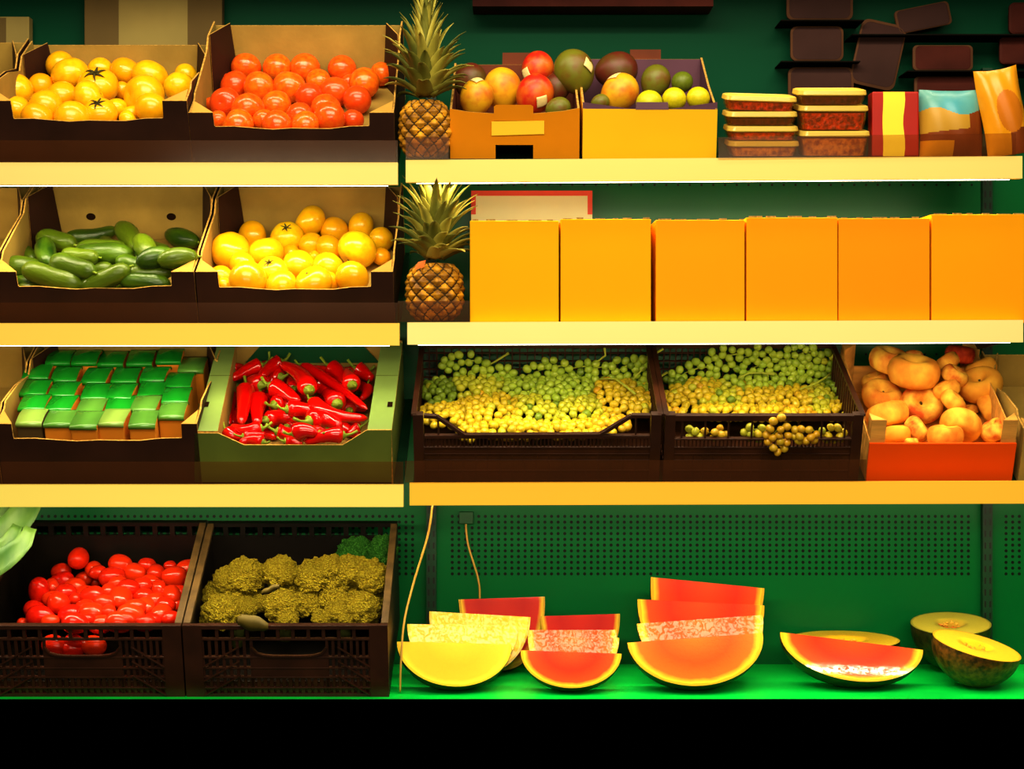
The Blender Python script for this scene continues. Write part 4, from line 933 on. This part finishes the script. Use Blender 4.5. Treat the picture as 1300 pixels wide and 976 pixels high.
def half(cx, cy, rx, Y, tilt, roll, fm, rm, label, depth):
    c = at(cx, cy, Y); r = rx * sc(Y); nz = math.cos(math.radians(tilt)) * math.cos(math.radians(roll)); depth = math.sqrt(max(.0001, (depth - .0005) ** 2 - r * r * (1 - nz * nz))) / nz
    t = thing('melon_half', label, 'melon', c, (math.radians(tilt), math.radians(roll), 0))
    b = MB(); prof = [(.001, -.16), (.15, -.15), (.28, -.10), (.36, -.01), (.5, 0), (.75, 0), (1, 0)]
    b.lathe(prof, 40, 0, lambda a, u: 1 + (.1 * math.sin(3 * a + 1) if u < .55 else 0)); o = b.build('flesh', M[fm], t); o.scale = (r, r, r)
    b = MB(); b.lathe([(1.005 * math.cos(a), -depth / r * math.sin(a)) for a in [PI / 2 * i / 16 for i in range(17)]], 40)
    o = b.build('rind', M[rm], t); o.scale = (r, r, r)
    b = MB()
    for i in range(34):
        a, q = random.uniform(0, 6.3), .3 * math.sqrt(random.random()); p = Vector((q * math.cos(a), q * math.sin(a), -.14 + .09 * (q / .3) ** 2))
        d = Vector((random.uniform(-1, 1), random.uniform(-1, 1), .3)).normalized() * .05; b.tube([p - d, p, p + d], [.008, .026, .008], 6)
    o = b.build('seeds', M['peach'], t); o.scale = (r, r, r); o['kind'] = 'stuff'
half(1073, 811, 68, .36, 0, 0, 'flesh_yellow_dim', 'rind', 'yellow melon half behind the wrapped watermelon wedge', at(0, 811, .36).z - DECK_Z - .001)
half(1207, 791, 50, .40, 8, -2, 'flesh_pale', 'rind', 'pale melon half at the back right of the deck', at(0, 791, .4).z - DECK_Z - .003)
half(1240, 819, 56, .20, 8, 12, 'flesh_melon', 'rind_brown', 'orange-fleshed melon half tilted at the front right of the deck', at(0, 819, .2).z - DECK_Z - .0008)

# cords and socket
def cord(pts, label):
    P = [at(*p) for p in pts]; b = MB(); o0 = P[0]; n = 24; path = []
    for i in range(n + 1):
        u = i / n * (len(P) - 1); j = min(int(u), len(P) - 2); w = u - j
        a0, a1 = P[j], P[j + 1]; m0 = (P[j + 1] - P[max(j - 1, 0)]) * .5; m1 = (P[min(j + 2, len(P) - 1)] - P[j]) * .5
        path.append(a0 * (2*w**3 - 3*w*w + 1) + m0 * (w**3 - 2*w*w + w) + a1 * (-2*w**3 + 3*w*w) + m1 * (w**3 - w*w) - o0)
    b.tube(path, .0026, 8); o = b.build('power_cord', M['cord']); o.location = o0; tag(o, label, 'cord')
cord([(549, 640, .10), (543, 680, .14), (525, 740, .16), (513, 790, .14), (509, 840, .12), (508, 878, .12)], 'tan cord hanging beside the broccoli crate from the amber rail')
cord([(591, 657, .497), (594, 690, .49), (607, 735, .48), (609, 765, .485), (608, 838, .49)], 'thin tan cord running down the perforated wall behind the melons')
so = MB(); p = at(592, 657, .5); so.box(-.018, .018, -.008, .0055, -.016, .016); so.lathe([(.012, .0), (.001, .0)], 12)
o = so.build('socket_plate', M['socket'], None, .002); o.location = p; tag(o, 'small green socket plate on the perforated wall', 'socket')

# ------------------------------------------------------------------ middle right shelf: plain cartons
bed = BED['R2']
cx_ = [(596, 710, 280), (711, 827, 278), (832, 946, 279), (947, 1064, 276), (1064, 1181, 277), (1182, 1302, 272)]
cl = ['plain orange carton standing next to the lower pineapple', 'plain orange carton second from the pineapple, below the white card', 'plain orange carton third from the lower pineapple', 'plain deep orange carton fourth from the lower pineapple', 'darkest orange carton, second from the right end', 'tallest orange carton at the right end of the middle shelf']
for (x0, x1, yt), m, lab in zip(cx_, M['orange_card'], cl):
    Yf = .022; zb_ = bed.world(0, 0, -.003).z; a, c = at(x0 + .6, yt, Yf), at(x1 - .6, yt, Yf)
    t = thing('carton', lab, 'carton', ((a.x + c.x) / 2, Yf, zb_), (0, 0, 0), 'plain orange cartons on the middle right shelf')
    w = (c.x - a.x) / 2; h = a.z - zb_; dp = .30
    b = MB(); b.box(-w, w, 0, dp, .0005, h); b.build('carton_body', m, t, .0015)
    x = -w + .006
    while x < w - .01:
        q = random.uniform(.012, .034); b = MB(); b.box(x, min(x + q, w - .003), .0005, .004, h, h + random.uniform(.0015, .004)); x += q + random.uniform(.006, .03); b.build('torn_edge', M['kraft_edge'], t)
wc = MB(); a, c = at(598, 242, .42), at(752, 242, .42); z0 = bed.world(0, 0, 0).z
t = thing('display_card', 'white card box with red border behind the orange cartons', 'card', ((a.x + c.x) / 2, .42, z0))
w = (c.x - a.x) / 2; h = a.z - z0
wc.box(-w, w, 0, .03, .0005, h); wc.build('card_body', M['white_card'], t, .001)
b = MB(); b.box(-w, w, -.001, -.0002, h - .013, h); b.box(w - .012, w, -.001, -.0002, h - .06, h - .013); b.box(-w, -w + .012, -.001, -.0002, h - .06, h - .013); b.build('border', M['red_edge'], t)

# ------------------------------------------------------------------ pineapples
def pineapple(px, py_top, py_bot, w, Y, label, leaves, seed, squash=1):
    rnd = random.Random(seed); top, bot = at(px, py_top, Y), at(px, py_bot, Y); h = top.z - bot.z; r = w / 2 * sc(Y)
    t = thing('pineapple', label, 'pineapple', bot, (0, 0, 0))
    if seed == 11: fruit_tag(t)
    b = MB(); rows, nn = 9, 11; vs = []; fs = []; nz, na = 72, 132
    for i in range(nz + 1):
        u = i / nz; rr = r * (1 - abs(2 * u - 1) ** 3.4 * .42) * (1 if 0 < i < nz else .5)
        for k in range(na):
            v = k / na; p1 = (v * nn + u * rows * .5) % 1; p2 = (v * nn - u * rows * .5) % 1
            e = min(abs(math.sin(PI * p1)), abs(math.sin(PI * p2))); bm = .90 + .12 * min(1, e * 1.5) + .05 * max(0, e - .78) / .22
            vs.append((rr * bm * math.cos(2 * PI * v), rr * bm * math.sin(2 * PI * v), u * h))
    mi = []
    for i in range(nz):
        for k in range(na):
            fs.append((i * na + k, i * na + (k + 1) % na, (i + 1) * na + (k + 1) % na, (i + 1) * na + k))
            v = (k + .5) / na; u = (i + .5) / nz; e = min(abs(math.sin(PI * ((v * nn + u * rows * .5) % 1))), abs(math.sin(PI * ((v * nn - u * rows * .5) % 1))))
            mi.append(1 if e < .2 else 0)
    fs.append(list(range(na))[::-1]); mi.append(0); fs.append([nz * na + k for k in range(na)]); mi.append(0)
    b.v, b.f, b.m, b.sm = vs, fs, mi, [True] * len(fs); b.build('fruit_body', [M['pine_skin'], M['pine_dark']], t)
    b = MB(); N_ = leaves[0]; lmax = leaves[1]
    for i in range(N_):
        u = i / (N_ - 1); az = i * 2.39996 + rnd.uniform(-.2, .2); el = math.radians(8 + leaves[2] * u ** .8 + rnd.uniform(-9, 9)); ln = lmax * (.42 + .58 * u) * rnd.uniform(.85, 1.12)
        wd = r * .40 * (1.1 - .4 * u) ; d0 = Vector((math.cos(az), math.sin(az), 0)); vs = []; st = Vector((0, 0, h + .006 + .05 * u)) + d0 * r * .3 * (1 - u * .8)
        n = 8; pos = st.copy(); e = min(el + .35, PI / 2)
        side = Vector((-math.sin(az), math.cos(az), 0)); step = ln / n
        for j in range(n + 1):
            q = j / n; ww = wd * (1 - q) ** .75 * (.75 + .6 * q); e2 = e - (1.0 - .45 * u) * q * q
            dr = d0 * math.cos(e2) + Vector((0, 0, math.sin(e2))); nr = -d0 * math.sin(e2) + Vector((0, 0, math.cos(e2)))
            for v in (-1, 0, 1): vs.append(pos + side * ww * v + nr * (abs(v) * ww * .35))
            pos = pos + dr * step
        b.add(vs, [(3 * j + v, 3 * j + v + 1, 3 * j + v + 4, 3 * j + v + 3) for j in range(n) for v in (0, 1)], 1 if rnd.random() < .45 else 0, True)
    o = b.build('leaf_crown', [M['pine_leaf'], M['pine_leaf_b']], t); sd = o.modifiers.new('t', 'SOLIDIFY'); sd.thickness = .0012
def fruit_tag(t):
    b = MB(); b.slab([(-.046, -.052, .118), (-.022, -.060, .124), (-.018, -.058, .140), (-.036, -.050, .136)], (0, .002, 0)); b.build('paper_tag', M['paper_tag'], t)
M['paper_tag'] = mat('orange_paper_tag', (244, 110, 30), .6, .05, 6)
b1 = BED['R1']
pineapple(540, 128, 201.5, 66, .058, 'pineapple with tall upright crown, left end of the upper right shelf', (84, .21, 78), 3)
pineapple(552, 334, 408, 72, .075, 'darker pineapple with spreading crown, left of the orange cartons', (88, .178, 54), 11)

# ------------------------------------------------------------------ mango boxes
def fruit_box(bed, x0, x1, yb, ytop, yback, label, fm, im, front, L=.36, base=.05):
    t = bed.root('fruit_box', label, 'carton'); mats = [M[fm], M[im], M['kraft_edge'], M['hole']]
    zt = bed.z_at(ytop, 0); zb = bed.z_at(yback, L); xa, xb = bed.x_at(x0, 0, zt), bed.x_at(x1, 0, zt); th = .005
    def X(px): return bed.x_at(px, 0, zt)
    def Zp(py): return bed.z_at(py, 0)
    b = MB(); front(b, xa, xb, X, Zp, th); b.build('front_panel', mats, t)
    b = MB(); b.slab([(xa, L, .001), (xb, L, .001), (xb, L, zb), (xa, L, zb)], (0, -th, 0), 0, 1, 2); b.build('back_panel', mats, t)
    for x, s in ((xa, 1), (xb, -1)):
        b = MB(); b.slab([(x, th, .001), (x, L - th, .001), (x, L - th, zb + .004), (x, L * .5, (zb + zt) / 2 - .006), (x, th, zt)], (s * th, 0, 0), 0, 1, 2); b.build('side_panel', mats, t)
    b = MB(); b.box(xa + th, xb - th, th, L - th, base - .004, base); b.build('box_floor', M[im], t)
    return t, mats, X, Zp, zb
def fr1(b, xa, xb, X, Zp, th):
    hx0, hx1 = X(629), X(677); z1 = Zp(184)
    b.slab([(xa, 0, .001), (hx0, 0, .001), (hx0, 0, z1), (hx1, 0, z1), (hx1, 0, .001), (xb, 0, .001), (xb, 0, Zp(137)), (X(715), 0, Zp(141)), (X(680), 0, Zp(144)), (X(625), 0, Zp(144)), (X(595), 0, Zp(142)), (xa, 0, Zp(138))], (0, th, 0), 0, 1, 2)
t, mats, X, Zp, zb = fruit_box(b1, 571, 736, 201, 138, 82, 'amber mango carton with a yellow label strip and hand hole', 'mango_card', 'maroon', fr1)
b = MB(); b.slab([(X(627), -.0015, Zp(153)), (X(677), -.0015, Zp(153)), (X(677), -.0015, Zp(135)), (X(674), -.0015, Zp(133)), (X(630), -.0015, Zp(133)), (X(627), -.0015, Zp(135))], (0, .0012, 0)); b.build('handle_tab', M['mango_card'], t)
b = MB(); b.slab([(X(624), -.0026, Zp(172)), (X(691), -.0026, Zp(170)), (X(691), -.0026, Zp(153)), (X(624), -.0026, Zp(154))], (0, .001, 0)); b.build('label_strip', M['yellow_strip'], t)
zz_ = b1.z_at(67, .36); b = MB(); b.slab([(b1.x_at(637, .36, zz_), .361, zb * .8), (b1.x_at(682, .36, zz_), .361, zb * .8), (b1.x_at(681, .36, zz_), .361, zz_), (b1.x_at(638, .36, zz_), .361, zz_)], (0, .004, 0)); b.build('back_tab', M['maroon'], t)
def fr2(b, xa, xb, X, Zp, th): b.slab([(xa, 0, .001), (xb, 0, .001), (xb, 0, Zp(139)), (xa, 0, Zp(138))], (0, th, 0), 0, 1, 1)
t, mats, X, Zp, zb = fruit_box(b1, 740, 911, 201, 138, 75, 'bright yellow fruit carton with purple lining, mangoes and limes inside', 'yellow_card', 'purple', fr2)
b = MB(); b.slab([(X(807), -.0008, Zp(139)), (X(849), -.0008, Zp(139)), (X(848), .004, Zp(130)), (X(808), .004, Zp(130))], (0, .002, 0)); b.build('handle_tab', M['purple'], t)
for (pa, pc_, ya, yc) in ((740, 800, 130, 138), (911, 852, 130, 138)):
    v = [(X(pa), .006, Zp(ya)), (X(pa), .006, Zp(139)), (X(pc_), .006, Zp(138.5))]; b = MB(); b.slab(v if pa < pc_ else v[::-1], (0, .002, 0)); b.build('inner_flap', M['purple'], t)
zz_ = b1.z_at(63, .36); b = MB(); b.slab([(b1.x_at(799, .36, zz_), .361, zb * .8), (b1.x_at(840, .36, zz_), .361, zb * .8), (b1.x_at(839, .36, zz_), .361, zz_), (b1.x_at(800, .36, zz_), .361, zz_)], (0, .004, 0)); b.build('back_tab', M['maroon'], t)

def mango_mesh(m, seed):
    b = MB(); prof = []
    for i in range(19):
        a = -PI / 2 + PI * i / 18; prof.append((max(.001, .86 * math.cos(a) * (1 + .10 * math.sin(a + .5))), 1.12 * math.sin(a)))
    b.lathe(prof, 26, 0, lambda a, u: 1 + .07 * math.cos(2 * a) + .03 * math.cos(a))
    return b.mesh('mango', [m])
MM = {k: mango_mesh(M['mango_' + k], 0) for k in 'yrgp'}
# (zoomed x, y, size, kind, axis, layer depth Y, label, sticker)
mg = [(450, 488, 82, 'y', (.25, 0, 1), .13, 'yellow-red mango with sticker beside the pineapple crown', (0, -.5, 1)),
      (580, 445, 92, 'y', (-.1, 0, 1), .20, 'yellow mango with dark top in the amber carton', None),
      (420, 405, 78, 'p', (.2, 0, 1), .28, 'dark mango half hidden behind the pineapple crown', None),
      (755, 345, 78, 'r', (.3, 0, 1), .30, 'bright red mango at the back of the amber carton', (-.8, -.7, -.3)),
      (740, 472, 90, 'r', (.5, 0, 1), .14, 'red mango with cream sticker at the front of the amber carton', (.5, -.8, -.5)),
      (860, 540, 55, 'g', (1, 0, .3), .11, 'green mango low in the right of the amber carton', None),
      (940, 360, 98, 'g', (-.35, 0, 1), .21, 'large olive green mango leaning between the two mango cartons', (.8, -.6, .3)),
      (850, 440, 66, 'p', (.3, 0, 1), .22, 'dark mango in the shade under the large green mango', None),
      (1150, 350, 92, 'p', (1, 0, .2), .29, 'purple-green mango lying at back of the yellow carton', None),
      (1165, 462, 88, 'y', (.6, 0, .6), .15, 'orange-yellow mango with sticker at the front of the yellow carton', (-.4, -.3, .9)),
      (1070, 510, 40, 'g', (1, 0, .3), .12, 'small green mango at left corner of the yellow carton', None),
      (1345, 405, 72, 'g', (.4, 0, 1), .26, 'dull green mango behind the yellow limes', None)]
for (x, y, r, k_, ax, Y, lab, stk) in mg:
    o = link('mango', MM[k_]); put(o, at(490 + x / K, y / K, Y), aim(ax), r * 1.06 / K * sc(Y)); tag(o, lab, 'mango', 'mangoes in the upper right cartons')
    if stk:
        d = Vector(stk).normalized(); q = o.rotation_quaternion; dl = q.inverted() @ d
        loc = Vector((dl.x * .9, dl.y * .9, dl.z * 1.12)) * 1.0
        b = MB(); n = 6; w_ = .3
        bvec = dl.orthogonal().normalized(); cvec = dl.cross(bvec)
        vs = []
        for i in range(n + 1):
            for j in range(n + 1):
                p = loc + bvec * w_ * (2 * i / n - 1) + cvec * w_ * (2 * j / n - 1)
                l2 = math.sqrt((p.x / .95) ** 2 + (p.y / .95) ** 2 + (p.z / 1.15) ** 2); vs.append(p / l2 * 1.02)
        b.add(vs, [(i * (n + 1) + j, (i + 1) * (n + 1) + j, (i + 1) * (n + 1) + j + 1, i * (n + 1) + j + 1) for i in range(n) for j in range(n)], 0, True)
        s_ = b.build('sticker', M['sticker'], o); s_.modifiers.new('t', 'SOLIDIFY').thickness = .02
LM = [tomato_mesh('lime', M['lime'], 1.0, 3, .01), tomato_mesh('lime', M['lime_dim'], 1.0, 3, .01)]
for (x, y, r, k_, Y, lab) in ((410, 515, 66, 0, .09, 'yellow lime behind the purple tab of the yellow carton'), (535, 495, 60, 0, .10, 'yellow lime in the middle of the three by the carton front'), (655, 490, 58, 0, .10, 'yellow lime at the right end of the yellow carton'), (575, 410, 54, 1, .24, 'dim green lime at the back of the yellow carton')):
    o = link('lime', LM[k_]); put(o, at(720 + x / K, y / K, Y), aim((random.uniform(-1, 1), 1, .3)), r / K * sc(Y)); tag(o, lab, 'lime', 'limes in the yellow carton'); link('stem_scar', SCAR, o)

# ------------------------------------------------------------------ plastic tubs
def rrect(w, d, r, n=5):
    out = []
    for cx, cy, a0 in ((w - r, d - r, 0), (-w + r, d - r, 90), (-w + r, -d + r, 180), (w - r, -d + r, 270)):
        for i in range(n + 1): a = math.radians(a0 + 90 * i / n); out.append((cx + r * math.cos(a), cy + r * math.sin(a)))
    return out
def loft(b, secs, mi=0, caps=(True, True)):
    n = len(secs[0]); vs = [v for s in secs for v in s]
    fs = [(i * n + k, i * n + (k + 1) % n, (i + 1) * n + (k + 1) % n, (i + 1) * n + k) for i in range(len(secs) - 1) for k in range(n)]
    b.add(vs, fs, mi, False)
    if caps[0]: b.add(secs[0], [list(range(n))[::-1]], mi)
    if caps[1]: b.add(secs[-1], [list(range(n))], mi)
def tub(px, pyb, w_px, h_px, cm, label, yloc, rz=0, group=None, tiltx=0):
    z = b1.z_at(pyb, yloc); loc = b1.world(b1.x_at(px, yloc, z), yloc, z)
    t = thing('plastic_tub', label, 'tub', loc, (b1.t * .8 + tiltx, rz, 0), group)
    w = w_px / 2 * S; d = .052; h = h_px * S; lh = min(.013, h * .42)
    b = MB(); loft(b, [[(x, y + d, zz) for x, y in rrect(w * f, d * f, .016)] for f, zz in ((.90, .0005), (.96, (h - lh) * .6), (.97, h - lh))], 0, (True, False)); o = b.build('tub_body', M['tub'], t)
    b = MB(); loft(b, [[(x, y + d, zz) for x, y in rrect(w * f, d * f, .014)] for f, zz in ((.86, .002), (.93, (h - lh) * .9))]); b.build('dried_fruit', M[cm], t)
    b = MB(); loft(b, [[(x, y + d, zz) for x, y in rrect(w * f, d * f, .018)] for f, zz in ((1.0, h - lh), (1.02, h - lh + .002), (1.0, h - .002), (.94, h), (.92, h - .002), (.90, h - .002))]); b.build('lid', M['tub_lid'], t)
gt = 'clear tubs stacked on the upper right shelf'
for i, (py, h, cm, lab) in enumerate(((199.5, 20.5, 'berries_amber', 'bottom tub of the left stack, clear with amber dried fruit'), (179, 19, 'berries_red', 'second tub up in the left stack, clear with red contents'), (160, 18.5, 'berries_dark', 'third tub up in the left stack, dark red contents'), (141.5, 20, 'berries_red', 'topmost tub of the left stack, slightly tilted lid'))):
    tub(970 - i * 1.2, py, 91, h, cm, lab, .012, .03 if i == 3 else 0, gt)
for i, (py, h, cm, lab) in enumerate(((199, 33, 'berries_amber', 'large bottom tub of the right stack with amber contents'), (166, 32, 'berries_red', 'middle tub of the right stack, full of dark red beads'), (134, 20, 'berries_dark', 'topmost tub of the right stack, next to the striped packet'))):
    tub(1060 - i * 1.5, py, 90 - i, h, cm, lab, .012, 0, gt)

# packets at the right
def pillow(name, w, h, d, mats, parent, split=None, n=18, wav=.0):
    """sealed bag standing upright: flat at its seams and swollen between"""
    b = MB()
    for s in (-1, 1):
        vs = []; fs = []; mi = []
        for i in range(n + 1):
            for j in range(n + 1):
                u, v = 2 * i / n - 1, j / n
                bu = (1 - u ** 4) * max(0, math.sin(PI * min(1, v * .93 + .05))) ** .6
                vs.append((u * w / 2 + wav * math.sin(v * 6) * .3, s * d / 2 * bu + .001 * s + wav * .2 * math.sin(u * 9 + v * 5), v * h + wav * (u * u) * (v > .9)))
        for i in range(n):
            for j in range(n):
                f = (i * (n + 1) + j, (i + 1) * (n + 1) + j, (i + 1) * (n + 1) + j + 1, i * (n + 1) + j + 1)
                fs.append(f if s < 0 else f[::-1]); mi.append(split((i + .5) / n, (j + .5) / n) if split and s < 0 else 0)
        o = len(b.v); b.v += vs; b.f += [[q + o for q in f] for f in fs]; b.m += mi; b.sm += [True] * len(fs)
    return b.build(name, mats, parent)
def stand(px0, px1, pyt, pyb, yloc):
    z = b1.z_at(pyb, yloc); w = b1.world(b1.x_at((px0 + px1) / 2, yloc, z), yloc, z); return w, (px1 - px0) * sc(w.y), (pyb - pyt) * sc(w.y)
loc, w, h = stand(1107, 1167, 116, 199, .015)
t = thing('striped_packet', 'dark red packet with a wide yellow vertical stripe', 'packet', loc)
b = MB(); b.box(-w / 2, w / 2, 0, .05, .0, h); b.build('packet_body', M['pack_red'], t, .004)
b = MB(); vs = []
for i in range(9): zz = .001 + (h - .002) * i / 8; q = .0025 * math.sin(i * 1.1); vs += [(-w * .27 + q * .4, -.0007, zz), (w * .18 + q, -.0007, zz)]
b.add(vs, [(2 * i, 2 * i + 1, 2 * i + 3, 2 * i + 2) for i in range(8)]); b.build('stripe', M['pack_yellow'], t).modifiers.new('t', 'SOLIDIFY').thickness = .0005
loc, w, h = stand(1167, 1246, 116, 199, .04)
t = thing('snack_bag', 'blue and tan plastic bag between striped packet and amber pouch', 'bag', loc, (0, 0, 0))
def sp(u, v):
    if v > .68 + .06 * math.sin(u * 7): return 0
    if v > .34 + .1 * u: return 1 if u < .76 else 2
    if u < .52 and v < .24: return 3
    return 2
pillow('bag_body', w, h, .06, [M['pack_blue'], M['pack_tan'], M['pack_brown'], M['pouch']], t, sp, 64, .004)
loc, w, h = stand(1247, 1302, 88, 197, .03)
t = thing('snack_pouch', 'crumpled amber foil pouch leaning at the right end', 'bag', loc + Vector((.012, 0, 0)), (0, -.16, 0))
def sp2(u, v): return 1 if ((u - .62) / .3) ** 2 + ((v - .5) / .25) ** 2 < 1 else 2 if (v < .3 and u > .55) else 0
pillow('pouch_body', w, h, .05, [M['pouch'], M['pouch_print'], M['pack_brown']], t, sp2, 64, .006)

# ------------------------------------------------------------------ mirror reflections above the top shelf, built as solid dim goods
def mirror_tub(px0, px1, py0, py1, rot, label, m='reflected_brown', rimm='reflected_rim', Y=.44, g='mirror images of tubs behind the upper right shelf'):  # each tub is a mirror reflection built as a solid object
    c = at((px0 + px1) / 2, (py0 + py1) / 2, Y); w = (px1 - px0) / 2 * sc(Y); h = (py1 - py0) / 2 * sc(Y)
    t = thing('reflected_tub', label, 'tub', c, (PI / 2, rot, 0), g)
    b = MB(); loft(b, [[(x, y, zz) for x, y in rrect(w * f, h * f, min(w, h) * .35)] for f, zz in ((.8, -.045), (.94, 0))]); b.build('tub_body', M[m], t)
    b = MB(); loft(b, [[(x, y, zz) for x, y in rrect(w * f, h * f, min(w, h) * .35)] for f, zz in ((1, 0), (1, .008), (.92, .010))], 0, (True, False)); b.build('reflected_lid_rim', M[rimm], t)
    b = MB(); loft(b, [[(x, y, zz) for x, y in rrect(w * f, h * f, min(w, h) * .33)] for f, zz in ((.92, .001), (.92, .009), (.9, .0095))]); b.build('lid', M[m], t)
mirror_tub(998, 1082, -18, 26, 0, 'dim mirror image of a brown tub lid at the top edge above the tub stacks')
mirror_tub(1003, 1070, 34, 78, 0, 'dim mirror image of a brown tub lid second from top behind the tub stacks')
mirror_tub(1000, 1083, 86, 132, 0, 'dim mirror image of a brown tub lid just above the right tub stack')
mirror_tub(1085, 1143, 28, 112, .22, 'dim mirror image of a tall brown tub lid tilted above the striped packet')
mirror_tub(1136, 1206, 8, 38, -.2, 'dim mirror image of a brown tub lid tilted at the top behind the blue bag')
mirror_tub(1158, 1234, 58, 90, 0, 'dim mirror image of a red-brown tub lid above the blue bag', 'reflected_red')
mirror_tub(1160, 1240, 98, 124, 0, 'dim mirror image of a red-brown tub lid directly behind the blue bag', 'reflected_red')
mirror_tub(1280, 1340, 4, 44, 0, 'dim mirror image of a red tub lid at the top right corner', 'reflected_red', 'reflected_red')
mirror_tub(1268, 1340, 48, 82, 0, 'dim mirror image of a red tub lid behind the amber pouch', 'reflected_red', 'reflected_red')
rk = thing('added_rack', 'dark rack added under the mirror-image tub lids behind the top shelf', 'rack', at(1150, 160, .46))  # added ledges, only there to carry the solid mirror images
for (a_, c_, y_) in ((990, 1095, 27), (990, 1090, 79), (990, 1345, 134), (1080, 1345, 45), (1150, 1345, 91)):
    b = MB(); p0, p1 = at(a_, y_, .42) - rk.location, at(c_, y_, .42) - rk.location; b.box(p0.x, p1.x, p0.y - .022, WALL_Y - .001 - rk.location.y, p0.z - .003, p0.z); b.build('added_ledge', M['rack'], rk)
def mirror_box(px0, px1, py0, Y, m, label, dp=.035, pyb=160):  # reflected box backs, built as solid boxes
    a, c = at(px0, py0, Y), at(px1, py0, Y); zb_ = at(0, pyb, Y).z
    t = thing('reflected_box', label, 'box', ((a.x + c.x) / 2, Y, zb_), (0, 0, 0), None); w = (c.x - a.x) / 2
    b = MB(); b.box(-w, w, 0, dp, 0, a.z - zb_); b.build('reflected_box_body', M[m], t, .002)
    b = MB(); b.box(-w * .5, w * .5, -.0008, -.0001, (a.z - zb_) * .2, a.z - zb_ - .003); b.build('reflected_tape', M['reflected_pale' if m == 'reflected_kraft' else 'reflected_kraft'], t) if m != 'maroon' else None
mirror_box(-80, 37, 21, .45, 'reflected_pale', 'dim mirror image of a pale cardboard box behind the orange-yellow tomatoes at left')
mirror_box(107, 282, -60, .45, 'reflected_kraft', 'dim mirror image of a tan cardboard box standing behind the orange-yellow tomato tray')
def hang(px, py, rx, lab, m, Y=.43):
    o = link('mango', MM[m]); put(o, at(px, py, Y), aim((1, 0, .2)), rx * sc(Y)); tag(o, lab, 'mango', 'dim fruit near the top edge')
b = MB(); a, c = at(600, 9, .40), at(905, 6, .40); b.box(a.x, c.x, .39, .495, a.z, a.z + .02); o = b.build('reflected_strip', M['reflected_red']); tag(o, 'dim mirror image of a dark red strip along the top edge above the mangoes', 'added_ledge')  # red strip is a mirror reflection built solid

# ------------------------------------------------------------------ light, world, camera
def area(name, loc, target, size, energy, col, sy=None):
    li = bpy.data.lights.new(name, 'AREA'); li.shape = 'RECTANGLE'; li.size = size; li.size_y = sy or size; li.energy = energy; li.color = col
    o = bpy.data.objects.new(name, li); C.objects.link(o); o.location = loc
    o.rotation_mode = 'QUATERNION'; o.rotation_quaternion = (Vector(target) - Vector(loc)).to_track_quat('-Z', 'Y')
area('ceiling_light', (0, -2.6, 3.4), (0, 0, 1.1), 3.2, 116, (1, .91, .66), 1.2)
area('front_fill', (0, -4.6, 1.92), (0, 0, .6), 3.2, 48, (1, .89, .62), .22)  # added fill in front, brightens the lower shelves
area('canopy_light', (0, -.12, top_z + .05), (0, .14, 1.5), 2.6, 9, (1, .88, .6), .05)
w = bpy.data.worlds.new('shop'); bpy.context.scene.world = w; w.use_nodes = True
bg = w.node_tree.nodes['Background']; bg.inputs[0].default_value = (1, .82, .55, 1); bg.inputs[1].default_value = .07
cam = bpy.data.cameras.new('camera'); co = bpy.data.objects.new('camera', cam); C.objects.link(co)
co.location = (0, -D, ZC); co.rotation_euler = (PI / 2, 0, 0); cam.sensor_width = 36; cam.lens = D / S / 1300 * 36
cam.shift_y = -(488 - CY) / 1300; cam.clip_start = .05
bpy.context.scene.camera = co
vs = bpy.context.scene.view_settings; vs.view_transform = 'Standard'; vs.look = 'None'; vs.exposure = .12; vs.gamma = .84
